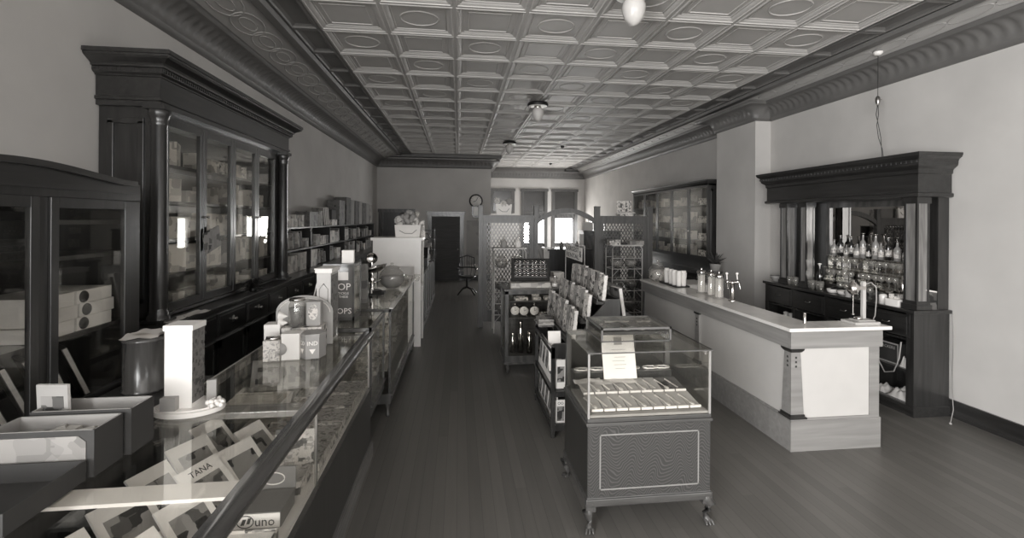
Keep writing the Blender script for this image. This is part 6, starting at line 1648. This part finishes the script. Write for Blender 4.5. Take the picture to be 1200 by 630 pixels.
def cloth(x, y, z, w, d, h, label):
    mb = MB(); n = 14; vs = []; fs = []
    for j in range(n+1):
        for i in range(n+1):
            u, v = i/n*2-1, j/n*2-1
            r2 = max(0, 1-u*u)*max(0, 1-v*v)
            vs.append((x+u*w/2, y+v*d/2, z+h*(r2**.5)*(.7+.3*math.sin(u*5+v*3)*math.cos(v*6-u*2))))
    for j in range(n):
        for i in range(n): q = j*(n+1)+i; fs.append((q, q+1, q+n+2, q+n+1))
    build(mb.add(vs, fs, True), 'folded_cloth', M['cloth'], None, label, 'cloth')
cloth(4.61, 4.36, .1045, .2, .22, .12, 'crumpled pale cloth on the bottom shelf of the back bar, near end')
cloth(4.60, 4.565, .1045, .16, .13, .09, 'pale rag bundle on the bottom shelf left of the crumpled cloth')
cloth(4.55, 4.27, .4465, .1, .10, .14, 'pale cloth bunched beside the dark lettered box')
build(MB().tube([(4.425, 4.60, .75), (4.425, 4.5, .50), (4.425, 4.40, .36), (4.425, 4.3, .40), (4.425, 4.24, .55), (4.425, 4.22, .72)], .007, 6), 'rubber_hose', M['card'], None, 'pale looping rubber hose hanging in front of the back bar shelves', 'hose')
# power cord along the wall down to the floor
build(MB().tube([(4.865, 4.10, 1.05), (4.868, 4.09, .8), (4.866, 4.095, .5), (4.83, 4.07, .30), (4.74, 3.98, .12), (4.66, 3.94, .008)], .004, 6).ball((4.655, 3.935, .014), .013, 8), 'power_cord', M['card'], None, 'thin cord trailing down the back bar side to the floor', 'cord')

# ---- hanging cord with socket ----
hc = thing('ceiling_pull_cord', 'hanging lamp cord with brass socket dangling above the back bar', 'cord', (4.56, 4.65, 3.76))
x, y = 4.55, 4.63
build(MB().lathe([(.001, -.04), (.03, -.035), (.045, -.015), (.045, 0)], (x, y, 3.785), 18), 'ceiling_rose', M['milk'], hc)
build(MB().tube([(x, y, 3.75), (x, y, 3.30)], .003, 5), 'upper_cord', M['iron'], hc)
build(MB().lathe([(.012, 0), (.02, .02), (.024, .05), (.022, .08), (.012, .1), (.001, .1)], (x, y, 3.20), 14).box(x+.02, x+.045, y-.004, y+.004, 3.262, 3.27), 'socket', M['brass'], hc)
build(MB().tube([(x, y, 3.21), (x-.02, y, 3.1), (x-.01, y-.02, 2.98), (x+.03, y-.01, 2.85), (x+.05, y, 2.72), (x+.06, y, 2.615)], .0035, 5).tube([(x+.004, y, 3.21), (x+.01, y, 3.1), (x-.02, y-.01, 2.98), (x+.01, y, 2.85), (x+.06, y, 2.72), (x+.075, y, 2.615)], .0035, 5), 'lower_cord', M['iron'], hc)

# ---- ceiling lights ----
def ceil_light(x, y, label):
    t = thing('ceiling_light', label, 'lamp', (x, y, 3.875))
    z = 3.865
    build(MB().lathe([(.001, .005), (.16, .005), (.175, -.02), (.17, -.045), (.155, -.05)], (x, y, z), 32), 'canopy', M['iron'], t)
    build(MB().lathe([(.165, -.045), (.13, -.058), (.07, -.05), (.05, -.045)], (x, y, z), 32), 'reflector_plate', M['white'], t)
    mb = MB()
    for k in range(4): a = PI/2*k+.5; mb.tube([(x+.06*math.cos(a), y+.06*math.sin(a), z-.05), (x+.07*math.cos(a), y+.07*math.sin(a), z-.075)], .006, 6)
    build(mb.lathe([(.05, -.045), (.055, -.07), (.05, -.08)], (x, y, z), 20), 'globe_holder', M['chrome'], t)
    pr = []; n = 16
    mb = MB(); vs = []; fs = []; m_ = 32
    prof = [(.052, -.075), (.075, -.09), (.092, -.12), (.098, -.155), (.092, -.20), (.075, -.245), (.05, -.28), (.025, -.298), (.002, -.305)]
    for r, zz in prof:
        for k in range(m_):
            a = 2*PI*k/m_; rr = r*(1+.022*math.cos(16*a)); vs.append((x+rr*math.cos(a), y+rr*math.sin(a), z+zz))
    for i in range(len(prof)-1):
        for k in range(m_): q = (k+1) % m_; fs.append((i*m_+k, i*m_+q, (i+1)*m_+q, (i+1)*m_+k))
    build(mb.add(vs, fs, True), 'glass_globe', M['globe'], t)
M['globe'] = flat('ribbed_opal_glass', .6, .25, var=.05)
ceil_light(1.45, 3.80, 'nearest ceiling lamp, its ribbed white globe cut by the photo top')
ceil_light(1.30, 7.74, 'middle ceiling lamp with round white plate and ribbed globe')
ceil_light(1.26, 11.75, 'farthest small ceiling lamp over the partition')
for x, y, lab in ((2.72, 12.2, 'nearer'), (3.15, 16.0, 'farther')):
    t = build(MB().lathe([(.001, -.05), (.04, -.04), (.05, -.01), (.05, .01)], (x, y, 3.865), 14), 'ceiling_plug', M['iron'], None, '%s small dark fitting on the ceiling at the back' % lab, 'fitting')

# ---- wall cabinet on the right ----
X0 = 4.50
rc = thing('hanging_cabinet', 'dark glazed wall cabinet of medicines on the right wall by the pier', 'cabinet', (4.68, 9.9, 1.2))
ya, yb2 = 8.06, 11.75; z0, z1 = 1.20, 2.60; XW = WR-.001
build(MB().box(XW-.02, XW, ya, yb2, z0, z1).box(X0+.02, XW, ya, ya+.03, z0, z1).box(X0+.02, XW, yb2-.03, yb2, z0, z1).box(X0+.02, XW, ya, yb2, z0, z0+.03).box(X0+.02, XW, ya, yb2, z1-.03, z1).box(X0+.06, XW-.06, ya-.012, ya, z0+.1, z0+.14).box(X0+.06, XW-.06, ya-.012, ya, z1-.14, z1-.1).box(X0+.06, X0+.10, ya-.012, ya, z0+.1, z1-.1).box(XW-.10, XW-.06, ya-.012, ya, z0+.1, z1-.1), 'case', M['dark'], rc)
mb = MB(); mould_box(mb, XW, X0+.0, ya, yb2, [(0, 2.58), (.0, 2.60), (.02, 2.62), (.045, 2.65), (.05, 2.66), (.05, 2.675)], -1)
build(mb, 'cornice', M['darkh'], rc)
ly = [1.55, 1.88, 2.22]
for z in ly: build(MB().box(X0+.05, XW-.02, ya+.03, yb2-.03, z-.02, z), 'shelf', M['darkh'], rc)
nd = 5; w = (yb2-ya)/nd
for i in range(nd):
    a_, b_ = ya+i*w+.004, ya+(i+1)*w-.004
    dr = build(MB().box(X0, X0+.025, a_, a_+.045, z0, z1).box(X0, X0+.025, b_-.045, b_, z0, z1).box(X0, X0+.025, a_+.045, b_-.045, z0, z0+.06).box(X0, X0+.025, a_+.045, b_-.045, z1-.06, z1), 'door', M['dark'], rc)
    build(MB().box(X0+.010, X0+.014, a_+.04, b_-.04, z0+.05, z1-.05), 'pane', M['pane'], dr)
    build(MB().ball((X0-.012, b_-.02, 1.72), .014, 8), 'knob', M['milk'] if i == 0 else M['brass'], dr)
ln = ['bottom', 'second', 'third', 'top']
for li, z in enumerate([z0+.03]+ly):
    y = ya+.10; i = 0
    while y < yb2-.2:
        sec = int((y-ya)/w)
        if (y-ya) % w > w-.16 or (y-ya) % w < .05: y += .06; continue
        if sec == 0:   # first bay: rows of small identical bottles
            o = build(MB().lathe([(.001, 0), (.024, 0), (.024, .08), (.012, .1), (.014, .13), (.001, .135)], (4.64, y, z+.0006), 10), 'medicine_bottle', M['label'], None, 'small labelled bottle behind the nearest cabinet pane, %s shelf, %s from the pier' % (ln[li], ORD[i]), 'bottle', 'medicine bottles in the wall cabinet')
            y += .058; i += 1
        else:
            wd = R.uniform(.06, .2); h = R.uniform(.10, .22)
            lean = 0
            place_box('carton', .14, wd, h, 4.66, y+wd/2, z+.0006, 0, M['boxes'], '%s packet in the wall cabinet, %s shelf, %s from the pier' % ('low' if h < wd else 'upright', ln[li], ORD[min(i, 39)]), 'box', 'packets in the wall cabinet')
            y += wd+R.uniform(.015, .06); i += 1
lb = thing('low_cabinet', 'dark low cabinet standing beneath the glazed wall cabinet', 'cabinet', (4.6, 9.9, 0))
build(MB().box(4.38, WR-.023, 8.06, 11.8, .05, .90).box(4.42, WR-.023, 8.1, 11.76, 0, .05), 'carcass', M['dark'], lb)
build(MB().box(4.35, WR-.023, 8.02, 11.84, .90, .94), 'cabinet_top', M['darkh'], lb)
for k in range(5): build(MB().box(4.362, 4.38, 8.10+k*.74, 8.78+k*.74, .1, .86), 'cupboard_door', M['darkh'], lb)
build(MB().box(WR-.043, WR-.023, 8.06, 11.8, .94, 1.19), 'splash_board', M['dark'], lb)
# potted plant/ shell by the pier
pp = thing('potted_plant', 'small leafy pot plant standing in front of the pier beyond the straw jars', 'plant', (4.30, 7.6, 0))
x, y = 4.30, 7.45
build(MB().lathe([(.001, 0), (.02, 0), (.03, .02), (.015, .06), (.015, .9), (.12, 1.06), (.13, 1.08), (.001, 1.08)], (x, y, 0), 20), 'plant_stand', M['mid'], pp)
build(MB().lathe([(.001, 0), (.07, 0), (.09, .10), (.095, .12), (.08, .11), (.001, .1)], (x, y, 1.081), 20), 'pot', M['card'], pp)
mb = MB()
for k in range(60):
    a_ = R.uniform(0, 6.28); e = R.uniform(.2, 1.3); L_ = R.uniform(.12, .28)
    c0 = Vector((x, y, 1.19)); dv = Vector((math.cos(a_)*math.cos(e), math.sin(a_)*math.cos(e), math.sin(e)))
    p1 = c0+dv*L_*.6; p2 = c0+dv*L_+Vector((0, 0, -.03)); sd = dv.cross(Vector((0, 0, 1))).normalized()*.016
    mb.add([c0, p1+sd, p2, p1-sd], [(0, 1, 2, 3)])
build(mb, 'leaves', M['green'], pp)
# ================================================================== LIGHT AND CAMERA
def area(name, loc, rot, sx, sy, e, col=(1, 1, 1)):
    l = bpy.data.lights.new(name, 'AREA'); l.shape = 'RECTANGLE'; l.size = sx; l.size_y = sy; l.energy = e; l.color = col
    o = bpy.data.objects.new(name, l); COL.objects.link(o); o.location = loc; o.rotation_euler = rot
    return o
# daylight coming through the shop front (two show windows and the glazed door)
area('show_window_daylight', (-.85, YF-.12, 1.95), (PI/2, 0, 0), 2.5, 2.8, 240)
area('show_window_daylight', (3.15, YF-.12, 1.95), (PI/2, 0, 0), 2.6, 2.8, 250)
area('shop_door_daylight', (1.15, YF-.12, 1.85), (PI/2, 0, 0), 1.1, 2.7, 100)
# unseen side windows behind the camera, added to brighten side-facing surfaces
area('added_side_daylight', (WL-.1, -5.15, 1.92), (PI/2, 0, -PI/2), 2.8, 2.9, 560)
area('added_side_daylight', (WL-.1, -2.1, 1.92), (PI/2, 0, -PI/2), 2.8, 2.9, 560)
area('added_side_daylight', (WR+.1, -5.4, 2.05), (PI/2, 0, PI/2), 4.2, 2.2, 130)
area('rear_side_window_daylight', (WR+.1, 16.25, 1.4), (PI/2, 0, PI/2), 1.9, 1.0, 140)
w = bpy.data.worlds.new('sky'); SC.world = w; w.use_nodes = True
w.node_tree.nodes['Background'].inputs[0].default_value = (.8, .8, .78, 1)
w.node_tree.nodes['Background'].inputs[1].default_value = 1.0
cam = bpy.data.cameras.new('camera'); co = bpy.data.objects.new('camera', cam); COL.objects.link(co)
F_, CX_, CY_, YAW, ROLL = 550., 604., 256.6, .1202, .0063
cam.sensor_fit = 'HORIZONTAL'; cam.sensor_width = 36; cam.lens = 36*F_/1200
cam.shift_x = (600-CX_)/1200; cam.shift_y = (CY_-315)/1200
cam.clip_start = .05
co.location = (0, 0, 1.93)
co.matrix_world = Matrix.Translation((0, 0, 1.93)) @ Matrix.Rotation(-YAW, 4, 'Z') @ Matrix.Rotation(PI/2, 4, 'X') @ Matrix.Rotation(ROLL, 4, 'Z')
SC.camera = co
SC.view_settings.view_transform = 'Standard'; SC.view_settings.look = 'None'
SC.view_settings.exposure = 0; SC.view_settings.gamma = 1; SC.view_settings.use_curve_mapping = False
SC.cycles.transparent_max_bounces = 24
SC.cycles.max_bounces = 12; SC.cycles.diffuse_bounces = 8; SC.cycles.glossy_bounces = 4
SC.cycles.sample_clamp_indirect = 4
